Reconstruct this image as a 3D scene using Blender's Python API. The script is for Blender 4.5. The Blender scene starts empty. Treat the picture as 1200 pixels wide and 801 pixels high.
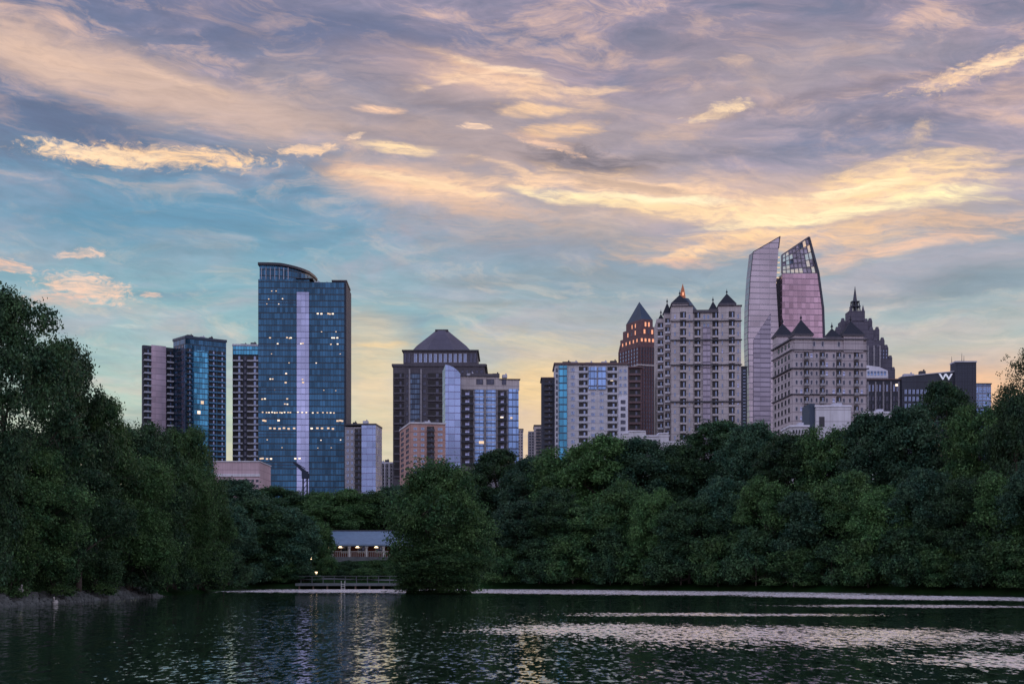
import bpy, math, random
import numpy as np
from math import radians, sin, cos, tan, atan, atan2, sqrt, pi
from mathutils import Vector, Matrix

random.seed(7); rng = np.random.default_rng(7)
SC = bpy.context.scene
COL = SC.collection
F = 1667.0           # focal length in photo pixels (50 mm on 36 mm, photo 1200 wide)
CAMZ = 3.0; HZ = 665.0; CX = 600.0

# ------------------------------------------------------------------ camera
cd = bpy.data.cameras.new('camera'); cam = bpy.data.objects.new('camera', cd); COL.objects.link(cam)
cam.location = (0, 0, CAMZ); cam.rotation_euler = (radians(90), 0, 0)
cd.lens = 50.0; cd.sensor_width = 36.0; cd.shift_y = (HZ-400.5)/1200.0
cd.clip_start = 0.2; cd.clip_end = 20000
SC.camera = cam
SC.view_settings.view_transform = 'Standard'; SC.view_settings.look = 'None'
SC.view_settings.exposure = 0.42; SC.view_settings.gamma = 1.0
SC.view_settings.use_curve_mapping = False
SC.render.engine = 'CYCLES'
SC.cycles.max_bounces = 6; SC.cycles.diffuse_bounces = 2; SC.cycles.glossy_bounces = 3
SC.cycles.transmission_bounces = 3; SC.cycles.sample_clamp_indirect = 4

def lin(c):
    return tuple((v/255/12.92 if v/255 <= .04045 else ((v/255+.055)/1.055)**2.4) for v in c)+(1.0,)

# ------------------------------------------------------------------ node helpers
class N:
    def __init__(s, tree): s.t = tree
    def n(s, typ, **kw):
        nd = s.t.nodes.new(typ)
        for k, v in kw.items():
            if k.startswith('i_'): pass
            else: setattr(nd, k, v)
        return nd
    def link(s, a, b): s.t.links.new(a, b)
    def val(s, sock, v):
        if hasattr(v, 'links'): s.link(v, sock)
        else: sock.default_value = v
    def math(s, op, a, b=0.0, c=0.0, clamp=False):
        m = s.n('ShaderNodeMath', operation=op, use_clamp=clamp)
        s.val(m.inputs[0], a); s.val(m.inputs[1], b)
        if len(m.inputs) > 2: s.val(m.inputs[2], c)
        return m.outputs[0]
    def vmath(s, op, a, b=(0,0,0)):
        m = s.n('ShaderNodeVectorMath', operation=op)
        s.val(m.inputs[0], a); s.val(m.inputs[1], b)
        return m.outputs['Value'] if op in ('LENGTH','DOT_PRODUCT') else m.outputs['Vector']
    def mix(s, f, a, b, mode='MIX'):
        m = s.n('ShaderNodeMix', data_type='RGBA', blend_type=mode)
        s.val(m.inputs[0], f); s.val(m.inputs[6], a); s.val(m.inputs[7], b)
        return m.outputs[2]
    def comb(s, x, y, z):
        m = s.n('ShaderNodeCombineXYZ'); s.val(m.inputs[0], x); s.val(m.inputs[1], y); s.val(m.inputs[2], z)
        return m.outputs[0]
    def sep(s, v):
        m = s.n('ShaderNodeSeparateXYZ'); s.link(v, m.inputs[0]); return m.outputs
    def noise(s, vec, scale=1, detail=4, rough=.5, dist=0, out='Fac'):
        m = s.n('ShaderNodeTexNoise'); s.link(vec, m.inputs['Vector'])
        m.inputs['Scale'].default_value = scale; m.inputs['Detail'].default_value = detail
        m.inputs['Roughness'].default_value = rough; m.inputs['Distortion'].default_value = dist
        return m.outputs[out]
    def mapr(s, v, a, b, c=0.0, d=1.0, smooth=False):
        m = s.n('ShaderNodeMapRange'); m.interpolation_type = 'SMOOTHSTEP' if smooth else 'LINEAR'
        s.val(m.inputs[0], v); s.val(m.inputs[1], a); s.val(m.inputs[2], b); s.val(m.inputs[3], c); s.val(m.inputs[4], d)
        return m.outputs[0]
    def ramp(s, v, stops):
        m = s.n('ShaderNodeValToRGB'); e = m.color_ramp.elements
        while len(e) < len(stops): e.new(0.5)
        for el, (p, c) in zip(e, stops): el.position = p; el.color = c
        s.link(v, m.inputs[0]); return m.outputs[0]

# ------------------------------------------------------------------ world: dusk sky with lit clouds
SUN_AZ = radians(48); SUN_EL = radians(5)
W = bpy.data.worlds.new('World'); SC.world = W; W.use_nodes = True
nt = W.node_tree; nt.nodes.clear(); w = N(nt)
sky = w.n('ShaderNodeTexSky', sky_type='NISHITA'); sky.sun_disc = False
sky.sun_elevation = SUN_EL; sky.sun_rotation = SUN_AZ
bgN = w.n('ShaderNodeBackground'); w.link(sky.outputs[0], bgN.inputs[0]); bgN.inputs[1].default_value = 0.008
tc = w.n('ShaderNodeTexCoord'); D = w.sep(tc.outputs['Generated'])
az = w.math('ARCTAN2', D[0], D[1])
hor = w.math('SQRT', w.math('ADD', w.math('MULTIPLY', D[0], D[0]), w.math('MULTIPLY', D[1], D[1])))
el = w.math('ARCTAN2', D[2], hor)
# degrees of arc, in a unit where the frame is about 1200 wide
P = w.math('MULTIPLY', az, F); Q = w.math('MULTIPLY', el, F)     # right, up
PQ = w.comb(P, Q, 0.0)
def ae(px, py):
    x = (px-CX)/F; z = (HZ-py)/F
    return atan(x)*F, atan2(z, sqrt(1+x*x))*F
# flowing warp shared by all the clouds
s1 = w.comb(w.math('MULTIPLY', P, 1/260), w.math('MULTIPLY', Q, 1/110), 0.0)
warp = w.vmath('SUBTRACT', w.noise(s1, 1.0, 5, .58, 0, 'Color'), (0.5, 0.5, 0.5))
warp = w.vmath('MULTIPLY', warp, (120, 46, 0))
V = w.vmath('ADD', PQ, warp)
Vs = w.sep(V)
# wispy streak texture, long along the wind
wi = w.comb(w.math('MULTIPLY', Vs[0], 1/75), w.math('MULTIPLY_ADD', Vs[1], 1/17, w.math('MULTIPLY', Vs[0], 1/260)), 0.0)
Twisp = w.noise(wi, 1.0, 7, .62, .3)
pf = w.comb(w.math('MULTIPLY', Vs[0], 1/13), w.math('MULTIPLY', Vs[1], 1/6), 2.0)
Tpuff = w.noise(pf, 1.0, 5, .65, .5)
fi = w.comb(w.math('MULTIPLY', Vs[0], 1/34), w.math('MULTIPLY_ADD', Vs[1], 1/5.5, w.math('MULTIPLY', Vs[0], 1/90)), 9.0)
Tfib = w.noise(fi, 1.0, 5, .7, .5)
br = w.comb(w.math('MULTIPLY', Vs[0], 1/230), w.math('MULTIPLY', Vs[1], 1/60), 5.0)
Tbroad = w.noise(br, 1.0, 5, .55, .6)

def vramp(stops):   # stops: photo row -> colour
    t = w.mapr(Q, 0.0, 1600.0)
    st = sorted([(max(0, ae(600, y)[1])/1600.0, lin(c)) for y, c in stops], key=lambda a: a[0])
    return w.ramp(t, st)
top = (118, 120, 152)
rL = vramp([(-700, (96,104,145)), (-200, (112,116,152)), (0, (106,114,148)), (110, (112,120,150)), (190, (104,132,162)), (245, (96,148,178)),
            (320, (116,164,182)), (400, (142,182,186)), (480, (176,198,182)), (560, (212,204,168)), (665, (222,196,160))])
rR = vramp([(-700, (108,108,146)), (-200, (128,122,152)), (0, (136,128,152)), (100, (144,132,152)), (200, (142,138,158)), (280, (138,148,166)),
            (340, (138,160,172)), (400, (160,176,176)), (450, (200,184,162)), (520, (226,184,144)), (665, (224,176,140))])
base = w.mix(w.mapr(Vs[0], -260, 160, 0, 1, True), rL, rR)
# sky away from the sunset, behind the viewer: even lilac cloud, unseen, brightened to light the building fronts
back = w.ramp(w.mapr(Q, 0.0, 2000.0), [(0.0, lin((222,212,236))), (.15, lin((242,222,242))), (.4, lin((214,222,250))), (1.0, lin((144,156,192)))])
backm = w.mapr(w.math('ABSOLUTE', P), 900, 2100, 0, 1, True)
hs_ = w.n('ShaderNodeHueSaturation'); hs_.inputs['Saturation'].default_value = .92; hs_.inputs['Value'].default_value = .80; w.link(base, hs_.inputs['Color']); base = hs_.outputs[0]
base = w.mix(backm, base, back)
base = w.mix(w.mapr(Tbroad, .46, .64, 0, .40), base, lin((172,152,164)))
base = w.mix(w.mapr(Tbroad, .50, .32, 0, .38), base, lin((98,112,142)))

# ragged lit and shaded cloud over the upper sky
rg1 = w.comb(w.math('MULTIPLY', Vs[0], 1/120), w.math('MULTIPLY_ADD', Vs[1], 1/34, w.math('MULTIPLY', Vs[0], 1/420)), 14.0)
Trag = w.noise(rg1, 1.0, 8, .66, .8)
upm = w.math('MULTIPLY', w.mapr(Q, 330, 520, 0, 1, True), w.math('SUBTRACT', 1.0, backm))
base = w.mix(w.math('MULTIPLY', w.mapr(Trag, .50, .68, 0, .72), upm), base, lin((214,176,155)))
base = w.mix(w.math('MULTIPLY', w.mapr(Trag, .50, .34, 0, .72), upm), base, lin((94,102,126)))
lowm = w.math('MULTIPLY', w.mapr(Q, 520, 300, 0, 1, True), w.math('SUBTRACT', 1.0, backm))
base = w.mix(w.math('MULTIPLY', w.mapr(Trag, .52, .72, 0, .45), lowm), base, lin((206,188,170)))
base = w.mix(w.math('MULTIPLY', w.mapr(Trag, .48, .32, 0, .35), lowm), base, lin((104,132,152)))

# one cloud stroke as a node group
g = bpy.data.node_groups.new('cloud_stroke', 'ShaderNodeTree')
for nm, ty in (('Base','NodeSocketColor'),('V','NodeSocketVector'),('T','NodeSocketFloat'),('Loc','NodeSocketVector'),('Rot','NodeSocketVector'),
               ('Scale','NodeSocketVector'),('Col','NodeSocketColor'),('Op','NodeSocketFloat'),('Soft','NodeSocketFloat'),('K','NodeSocketFloat'),('Fib','NodeSocketFloat'),('FibMin','NodeSocketFloat')):
    g.interface.new_socket(nm, in_out='INPUT', socket_type=ty)
g.interface.new_socket('Out', in_out='OUTPUT', socket_type='NodeSocketColor')
gn = N(g); gi = gn.n('NodeGroupInput'); go = gn.n('NodeGroupOutput'); I = gi.outputs
mp = gn.n('ShaderNodeMapping', vector_type='TEXTURE')
ch = gn.n('ShaderNodeVectorMath', operation='MULTIPLY_ADD'); gn.link(I['Base'], ch.inputs[0]); ch.inputs[1].default_value = (1e-6,)*3; gn.link(I['V'], ch.inputs[2])   # keeps the strokes evaluated one after another
gn.link(ch.outputs[0], mp.inputs[0]); gn.link(I['Loc'], mp.inputs[1]); gn.link(I['Rot'], mp.inputs[2]); gn.link(I['Scale'], mp.inputs[3])
ln = gn.vmath('LENGTH', mp.outputs[0])
de = gn.math('MULTIPLY_ADD', gn.math('SUBTRACT', I['T'], .5), I['K'], ln)
mk = gn.mapr(de, 1.0, gn.math('SUBTRACT', 1.0, I['Soft']), 0, 1, True)
gn.link(gn.mix(gn.math('MULTIPLY', gn.math('MULTIPLY', mk, I['Op']), gn.mapr(I['Fib'], .36, .60, I['FibMin'], 1.0)), I['Base'], I['Col']), go.inputs[0])

def stroke(px, py, a, b, ang, col, op=.9, soft=.7, K=1.5, T='w'):
    global base
    m = w.n('ShaderNodeGroup'); m.node_tree = g
    x, y = ae(px, py)
    w.link(base, m.inputs['Base']); w.link(V, m.inputs['V'])
    w.link({'w': Twisp, 'p': Tpuff, 'b': Tbroad}[T], m.inputs['T'])
    w.link(Tfib, m.inputs['Fib']); m.inputs['FibMin'].default_value = {'b': .78, 'w': .38, 'p': .30}[T]
    m.inputs['Loc'].default_value = (x, y, 0); m.inputs['Rot'].default_value = (0, 0, radians(-ang))
    m.inputs['Scale'].default_value = (a, b, 1); gcol = sum(col)/3; lift = .94 if gcol > 175 else (.95 if gcol > 150 else .88); col = tuple(min(255, (c_*.86+gcol*.14)*lift) for c_ in col)
    m.inputs['Col'].default_value = lin(col)
    m.inputs['Op'].default_value = op; m.inputs['Soft'].default_value = soft; m.inputs['K'].default_value = K
    base = m.outputs[0]
# ang > 0: falls to the right in the photograph
for a in [
    # broad grey-blue and mauve masses
    (60,135,230,34,9,(92,106,142),.75,.9,1.2,'b'), (330,25,330,45,3,(104,110,146),.6,.9,1.2,'b'),
    (450,150,240,34,8,(122,114,140),.5,.9,1.4,'b'), (150,250,330,55,0,(92,148,182),.75,.9,.8,'b'),
    (700,205,130,30,8,(112,108,132),.75,.8,1.6,'w'), (1000,160,190,24,-2,(112,124,158),.75,.8,1.5,'w'),
    (1130,118,220,26,-6,(124,118,142),.6,.8,1.4,'w'), (640,285,220,26,2,(136,146,164),.7,.9,1.3,'b'),
    (1120,325,190,30,-7,(118,138,156),.75,.9,1.3,'b'), (1140,260,70,14,-6,(128,134,150),.6,.8,1.5,'w'),
    # broad warm veils
    (130,88,320,46,10,(204,168,150),.95,.95,1.4,'b'), (80,75,170,26,8,(214,178,156),.7,.95,1.4,'b'), (270,120,170,36,14,(212,174,152),.8,.95,1.4,'b'),
    (560,85,220,36,6,(168,142,148),.6,.9,1.4,'b'), (860,60,200,40,0,(160,140,150),.5,.9,1.3,'b'),
    (500,222,160,36,10,(226,180,150),.85,.9,1.2,'b'), (570,95,170,36,6,(196,160,148),.75,.9,1.4,'b'), (850,120,200,30,-6,(170,146,150),.6,.9,1.5,'b'),
    (900,238,380,58,-1,(226,182,148),.85,.95,1.3,'b'), (650,190,160,40,10,(150,130,142),.45,.9,1.5,'w'),
    (330,130,300,66,7,(186,160,152),.62,.95,1.3,'b'), (560,175,250,70,5,(172,148,144),.78,.95,1.4,'b'), (430,90,200,30,8,(160,142,150),.5,.9,1.5,'w'),
    (760,150,280,80,0,(164,146,150),.6,.95,1.3,'b'), (1000,70,260,40,-5,(158,144,152),.5,.95,1.4,'b'), (690,196,95,26,8,(104,98,112),.8,.85,2.0,'w'), (660,180,60,14,4,(112,102,112),.6,.9,2.2,'p'),
    (560,128,110,14,6,(136,124,136),.6,.9,1.9,'w'), (400,195,110,12,5,(138,130,144),.6,.9,1.6,'w'), (790,182,180,10,-2,(122,118,136),.5,.9,1.7,'w'), (960,110,230,12,-6,(128,116,132),.6,.9,1.8,'w'),
    (560,268,170,26,6,(176,156,152),.6,.95,1.5,'w'), (620,320,260,11,0,(132,146,156),.5,.9,1.7,'w'), (840,365,200,9,-2,(140,152,158),.5,.9,1.7,'w'), (560,350,120,8,2,(150,150,150),.5,.9,1.7,'w'), (200,290,200,14,0,(112,148,168),.5,.9,1.6,'w'),
    # bright left streak and scraps
    (175,180,150,14,-1,(255,205,152),1,.65,1.9,'p'), (120,176,90,9,2,(255,214,168),1,.6,1.6,'p'), (350,172,45,8,-3,(250,204,160),.95,.6,1.9,'p'),
    (468,176,75,9,5,(255,214,160),1,.65,1.5,'w'), (440,129,46,6,0,(250,198,158),.95,.7,1.4,'w'),
    (100,333,75,20,7,(240,196,168),.95,.6,1.9,'p'), (60,345,50,12,0,(226,180,160),.7,.7,1.8,'p'), (8,302,32,9,6,(246,190,158),.95,.6,1.6,'p'), (100,290,42,5,-5,(240,196,170),.9,.6,2.0,'p'),
    (187,345,15,4,0,(236,190,165),.8,.6,1.2,'p'), (150,382,34,4,0,(190,196,190),.6,.8,1.2,'w'), (380,352,60,7,0,(176,184,180),.5,.9,1.4,'w'),
    # peach band in the middle
    (510,222,165,24,9,(250,200,156),.9,.85,1.4,'w'), (450,205,90,13,12,(236,184,148),.7,.8,1.4,'w'), (590,250,120,14,6,(212,172,150),.6,.9,1.5,'w'),
    (590,100,135,22,7,(246,198,158),.9,.8,2.1,'w'), (560,80,80,12,14,(224,178,148),.7,.8,1.9,'w'), (690,102,60,7,-3,(240,196,158),.8,.7,1.6,'w'),
    (637,130,50,9,-9,(244,196,150),.95,.65,1.6,'w'), (656,152,56,11,-6,(240,190,142),.95,.65,2.0,'w'), (620,165,50,9,10,(214,168,140),.7,.7,1.9,'w'),
    (838,126,38,9,-10,(246,208,162),.95,.65,1.9,'p'), (800,146,70,18,-15,(210,172,150),.6,.8,2.0,'w'), (866,76,28,7,0,(206,170,150),.6,.8,2.0,'p'),
    # main lit bank
    (720,224,200,24,4,(255,206,162),1,.8,2.0,'w'), (690,238,130,9,5,(255,226,170),1,.7,1.5,'w'), (850,250,150,16,2,(255,212,156),1,.75,1.9,'w'),
    (990,232,220,26,-4,(255,210,162),1,.75,2.0,'w'), (1060,204,130,26,-5,(255,210,154),1,.75,2.1,'w'), (1100,228,90,14,-6,(255,232,170),1,.7,1.8,'w'),
    (960,250,150,11,-3,(255,232,176),1,.7,1.7,'w'), (1085,158,26,14,-30,(230,190,150),.6,.9,1.8,'p'),
    (930,280,260,20,-3,(238,188,144),.9,.85,1.9,'w'), (1060,290,170,14,-7,(236,184,150),.85,.85,1.8,'w'), (900,272,120,9,-2,(255,206,150),.9,.7,1.6,'w'),
    (800,298,75,8,-10,(250,200,150),.95,.65,1.4,'w'), (790,308,80,7,4,(226,176,152),.7,.8,1.4,'w'), (1170,250,70,12,-4,(216,174,150),.7,.8,1.8,'w'),
    (1150,76,105,16,-13,(244,198,154),.95,.7,2.0,'p'), (1180,68,60,9,-10,(255,214,170),.9,.65,1.8,'p'),
    (720,222,90,12,8,(104,104,128),.45,.9,2.2,'w'), (1045,170,70,9,0,(120,128,156),.6,.9,1.7,'w'),
    (600,82,95,6,10,(255,214,172),.85,.7,1.9,'w'), (545,92,60,6,-14,(250,204,164),.8,.7,1.9,'w'), (480,212,80,6,9,(255,216,168),.9,.75,1.5,'w'), (560,232,90,6,8,(252,208,160),.85,.75,1.6,'w'),
    (200,88,120,10,12,(226,186,160),.6,.9,1.5,'w'), (60,66,90,10,6,(224,184,160),.6,.9,1.6,'w'), (780,238,120,6,3,(255,232,184),.9,.7,1.7,'w'), (1010,218,90,7,-4,(255,234,180),.95,.7,1.8,'w'), (880,262,110,5,-6,(255,222,170),.9,.7,1.7,'w'),
    (640,175,50,6,14,(240,190,156),.8,.65,2.2,'p'), (560,152,18,5,0,(250,206,168),.9,.6,1.6,'p'), (600,205,70,6,16,(244,198,156),.8,.7,2.0,'w'), (405,160,18,5,-10,(255,212,170),.9,.6,1.8,'p'),
    # glow low over the horizon
    (430,450,75,110,0,(232,198,148),.7,.9,1.0,'b'), (660,455,150,75,0,(240,198,136),.85,.9,1.0,'b'), (620,400,170,20,0,(216,190,150),.5,.9,1.3,'w'),
    (590,365,170,12,4,(174,172,170),.5,.9,1.4,'w'), (440,408,50,5,0,(240,200,140),.6,.8,1.2,'w'), (1140,450,140,55,0,(238,176,130),.8,.95,.8,'b'),
    (1110,385,160,14,-2,(176,170,166),.5,.9,1.4,'w'), (880,480,60,60,0,(250,205,130),.8,.9,.6,'b'),
]: stroke(*a)
tx = w.math('ADD', w.mapr(Tfib, .3, .7, -.035, .035), w.mapr(Twisp, .3, .7, .90, 1.08))
base = w.mix(1.0, base, w.comb(tx, tx, tx), 'MULTIPLY')
gl = w.mapr(Q, 5, -60, 0, 1, True)
base = w.mix(gl, base, lin((60,64,70)))
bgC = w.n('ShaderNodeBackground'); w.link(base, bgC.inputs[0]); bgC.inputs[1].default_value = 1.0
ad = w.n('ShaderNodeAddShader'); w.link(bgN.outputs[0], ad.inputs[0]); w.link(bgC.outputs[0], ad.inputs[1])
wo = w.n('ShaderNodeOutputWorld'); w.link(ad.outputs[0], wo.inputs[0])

sl = bpy.data.lights.new('sun', 'SUN'); sl.energy = 0.5; sl.angle = radians(12); sl.color = (1.0, .72, .55)
so = bpy.data.objects.new('sun', sl); COL.objects.link(so)
sd = Vector((sin(SUN_AZ)*cos(SUN_EL), cos(SUN_AZ)*cos(SUN_EL), sin(SUN_EL)))
so.rotation_euler = sd.to_track_quat('Z', 'Y').to_euler(); so.location = (60, 60, 200)

# ------------------------------------------------------------------ materials
MATS = {}
def newmat(name):
    m = bpy.data.materials.new(name); m.use_nodes = True; m.node_tree.nodes.clear()
    k = N(m.node_tree); out = k.n('ShaderNodeOutputMaterial'); b = k.n('ShaderNodeBsdfPrincipled')
    k.link(b.outputs[0], out.inputs[0]); MATS[name] = m
    return m, k, b
def plain(name, col, rough=.8, metal=0.0, var=.18, vscale=.12, bump=0):
    m, k, b = newmat(name)
    t = k.n('ShaderNodeTexCoord').outputs['Object']
    n1 = k.noise(t, vscale, 5, .6); n2 = k.noise(t, vscale*9, 3, .6)
    f = k.math('ADD', k.mapr(n1, .3, .7, 1-var, 1+var), k.mapr(n2, .3, .7, -var*.5, var*.5))
    c = k.mix(1.0, tuple(col)+(1,), k.comb(f, f, f), 'MULTIPLY')
    k.link(c, b.inputs['Base Color']); b.inputs['Roughness'].default_value = rough; b.inputs['Metallic'].default_value = metal
    return m
def emit(name, col, s):
    m, k, b = newmat(name); b.inputs['Base Color'].default_value = tuple(col)+(1,)
    b.inputs['Emission Color'].default_value = tuple(col)+(1,); b.inputs['Emission Strength'].default_value = s
    return m
def facade_uv(k):
    tc = k.n('ShaderNodeTexCoord'); o = k.sep(tc.outputs['Object']); nn = k.sep(tc.outputs['Normal'])
    side = k.math('GREATER_THAN', k.math('ABSOLUTE', nn[0]), .7)
    u = k.math('ADD', k.math('MULTIPLY', o[0], k.math('SUBTRACT', 1.0, side)), k.math('MULTIPLY', o[1], side))
    return u, o[2], tc.outputs['Object']
def glass(name, col, line=(.02,.03,.04), cw=1.6, ch=3.6, lw=.09, lh=.16, var=.35, metal=.75, rough=.12, tilt=.02, spandrel=None):
    """coated curtain-wall glass: a grid of panes, each a little different, with thin mullions"""
    m, k, b = newmat(name)
    u, z, obj = facade_uv(k)
    uu = k.math('DIVIDE', u, cw); zz = k.math('DIVIDE', z, ch)
    cell = k.comb(k.math('FLOOR', uu), k.math('FLOOR', zz), 0.0)
    wn = k.n('ShaderNodeTexWhiteNoise', noise_dimensions='2D'); k.link(cell, wn.inputs['Vector'])
    r = wn.outputs['Value']
    big = k.noise(obj, .03, 3, .5)
    f = k.math('ADD', k.mapr(r, 0, 1, 1-var, 1+var), k.mapr(big, .3, .7, -.3, .3))
    c = k.mix(1.0, tuple(col)+(1,), k.comb(f, f, f), 'MULTIPLY')
    fz = k.math('FRACT', zz)
    if spandrel:
        c = k.mix(k.math('LESS_THAN', fz, .33), c, tuple(spandrel)+(1,))
    lu = k.math('LESS_THAN', k.math('FRACT', uu), lw); lz = k.math('LESS_THAN', fz, lh)
    l = k.math('MAXIMUM', lu, lz)
    c = k.mix(l, c, tuple(line)+(1,))
    k.link(c, b.inputs['Base Color'])
    k.link(k.math('MULTIPLY', k.math('SUBTRACT', 1.0, l), metal), b.inputs['Metallic'])
    k.link(k.math('MULTIPLY_ADD', l, .4, rough), b.inputs['Roughness'])
    geo = k.n('ShaderNodeNewGeometry')
    off = k.vmath('MULTIPLY', k.vmath('SUBTRACT', wn.outputs['Color'], (.5,.5,.5)), (tilt*2,)*3)
    wv = k.vmath('MULTIPLY', k.vmath('SUBTRACT', k.noise(obj, .12, 2, .5, 0, 'Color'), (.5,.5,.5)), (tilt*3,)*3)
    k.link(k.vmath('NORMALIZE', k.vmath('ADD', k.vmath('ADD', geo.outputs['Normal'], off), wv)), b.inputs['Normal'])
    return m
def masonry(name, col, joint, ch=3.4, lh=.06, var=.2):
    """stone or brick wall with storey joints and blotchy weathering"""
    m, k, b = newmat(name)
    u, z, obj = facade_uv(k)
    fz = k.math('FRACT', k.math('DIVIDE', z, ch)); fu = k.math('FRACT', k.math('DIVIDE', u, 4.2))
    n1 = k.noise(obj, .08, 6, .65); st = k.comb(k.math('MULTIPLY', u, 1.2), 0.0, k.math('MULTIPLY', z, .05))
    n2 = k.noise(st, 1, 4, .6)
    f = k.math('ADD', k.mapr(n1, .3, .7, 1-var, 1+var), k.mapr(n2, .3, .7, -.12, .12))
    c = k.mix(1.0, tuple(col)+(1,), k.comb(f, f, f), 'MULTIPLY')
    l = k.math('MAXIMUM', k.math('LESS_THAN', fz, lh), k.math('LESS_THAN', fu, .02))
    c = k.mix(l, c, tuple(joint)+(1,))
    k.link(c, b.inputs['Base Color']); b.inputs['Roughness'].default_value = .85
    return m

masonry('stone_lilac', (.48,.44,.46), (.22,.19,.22)); masonry('stone_pale', (.57,.57,.64), (.34,.32,.37))
masonry('stone_dark', (.105,.10,.125), (.06,.05,.07)); masonry('brick_pink', (.44,.27,.25), (.2,.12,.12))
masonry('brown_stone', (.15,.085,.095), (.08,.045,.05)); masonry('concrete_grey', (.30,.29,.33), (.15,.14,.18))
masonry('dark_concrete', (.055,.062,.088), (.03,.03,.05)); masonry('castle_stone', (.46,.41,.45), (.18,.15,.19))
masonry('gothic_stone', (.11,.105,.145), (.05,.04,.07)); masonry('podium_pink', (.50,.38,.43), (.3,.2,.25))
plain('white_wall', (.66,.66,.78), .7); plain('roof_slate', (.012,.015,.03), .75); plain('roof_dome', (.085,.08,.12), .6)
plain('slab_pale', (.47,.48,.57), .8); plain('trim_dark', (.04,.04,.055), .6); plain('recess_dark', (.010,.011,.018), .45)  # balcony doors are near-black, the shade behind the rail put into their colour
plain('metal_dark', (.05,.055,.08), .5, .5); plain('roof_blue', (.022,.045,.09), .5); plain('slab_brown', (.15,.10,.11), .8)
plain('lattice_grey', (.16,.15,.19), .6, .2); plain('spire_orange', (.5,.16,.06), .5); plain('gantry_blue', (.01,.02,.05), .7)
glass('glass_teal', (.026,.088,.165), (.015,.04,.07), 1.5, 3.5, .10, .20, .32, .8, .1)
glass('glass_strip', (.32,.38,.60), (.24,.25,.42), 2.4, 3.5, .05, .12, .16, .8, .2)
glass('glass_blue', (.17,.30,.56), (.10,.12,.2), 1.8, 3.4, .12, .2, .3, .7, .15)
glass('glass_navy', (.05,.085,.14), (.02,.02,.04), 1.6, 3.4, .12, .25, .5, .75, .12)
glass('glass_pink', (.385,.275,.35), (.29,.20,.265), 2.6, 3.6, .03, .14, .2, .7, .2)
glass('glass_lilac', (.36,.33,.39), (.335,.305,.36), 6, 3.4, .02, .18, .10, .7, .25)
glass('glass_cyan', (.06,.28,.46), (.05,.10,.16), 1.8, 3.3, .12, .2, .35, .7, .15)
glass('glass_panel', (.27,.37,.62), (.25,.25,.45), 3.0, 3.4, .05, .12, .14, .6, .25)
glass('pane', (.16,.22,.36), (.06,.07,.1), 1.2, 9, .1, .0, .3, .7, .15)
glass('pane_dark', (.05,.06,.10), (.03,.03,.04), 1.2, 9, .1, .0, .3, .6, .15)
glass('glass_wedge', (.29,.27,.35), (.18,.16,.22), 6, 2.9, .03, .26, .16, .5, .35); glass('glass_rose', (.60,.46,.56), (.36,.28,.36), 4, 3.6, .02, .10, .12, .4, .35); emit('lit', (1.0,.80,.58), .95); emit('lit_soft', (1.0,.72,.45), .45); emit('gold_light', (1.0,.42,.22), .5); emit('lamp_glow', (1.0,.72,.42), 2.5); emit('sign_white', (.80,.84,.95), .22)
M = MATS

# ------------------------------------------------------------------ mesh helpers
def BOX(x0,x1,y0,y1,z0,z1):
    v = [(x0,y0,z0),(x1,y0,z0),(x1,y1,z0),(x0,y1,z0),(x0,y0,z1),(x1,y0,z1),(x1,y1,z1),(x0,y1,z1)]
    return v, [(0,3,2,1),(4,5,6,7),(0,1,5,4),(1,2,6,5),(2,3,7,6),(3,0,4,7)]
def PRISM(poly, y0, y1):      # outline in x,z extruded along y; poly counter-clockwise seen from -y
    n = len(poly)
    v = [(x,y0,z) for x,z in poly]+[(x,y1,z) for x,z in poly]
    return v, [tuple(range(n)), tuple(range(2*n-1, n-1, -1))]+[(i, i+n, (i+1)%n+n, (i+1)%n) for i in range(n)]
def FRUST(cx,cy,z0,z1,r0x,r0y,r1x,r1y,n=4,rot=pi/4):
    k = 1/cos(pi/n)
    v = [(cx+r0x*k*cos(rot+2*pi*i/n), cy+r0y*k*sin(rot+2*pi*i/n), z0) for i in range(n)]
    if r1x < 1e-4:
        v.append((cx,cy,z1)); return v, [tuple(range(n-1,-1,-1))]+[(i,(i+1)%n,n) for i in range(n)]
    v += [(cx+r1x*k*cos(rot+2*pi*i/n), cy+r1y*k*sin(rot+2*pi*i/n), z1) for i in range(n)]
    return v, [tuple(range(n-1,-1,-1)), tuple(range(n,2*n))]+[(i,(i+1)%n,(i+1)%n+n,i+n) for i in range(n)]
def BAR(a, b, r0, r1=None, n=6):
    a = Vector(a); b = Vector(b); d = (b-a).normalized(); r1 = r0 if r1 is None else r1
    u = d.orthogonal().normalized(); q = d.cross(u)
    v = [tuple(a+(u*cos(2*pi*i/n)+q*sin(2*pi*i/n))*r0) for i in range(n)]+[tuple(b+(u*cos(2*pi*i/n)+q*sin(2*pi*i/n))*r1) for i in range(n)]
    return v, [tuple(range(n-1,-1,-1)), tuple(range(n,2*n))]+[(i,(i+1)%n,(i+1)%n+n,i+n) for i in range(n)]
def MESH(name, shapes, mats, smooth=False):
    """shapes: list of ((verts,faces), material index)"""
    V_, F_, MI = [], [], []
    for (v, f), mi in shapes:
        o = len(V_); V_ += v; F_ += [tuple(i+o for i in q) for q in f]; MI += [mi]*len(f)
    me = bpy.data.meshes.new(name); me.from_pydata(V_, [], F_)
    for m in mats: me.materials.append(M[m])
    me.polygons.foreach_set('material_index', MI)
    if smooth: me.polygons.foreach_set('use_smooth', [True]*len(F_))
    me.update(); return me
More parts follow.
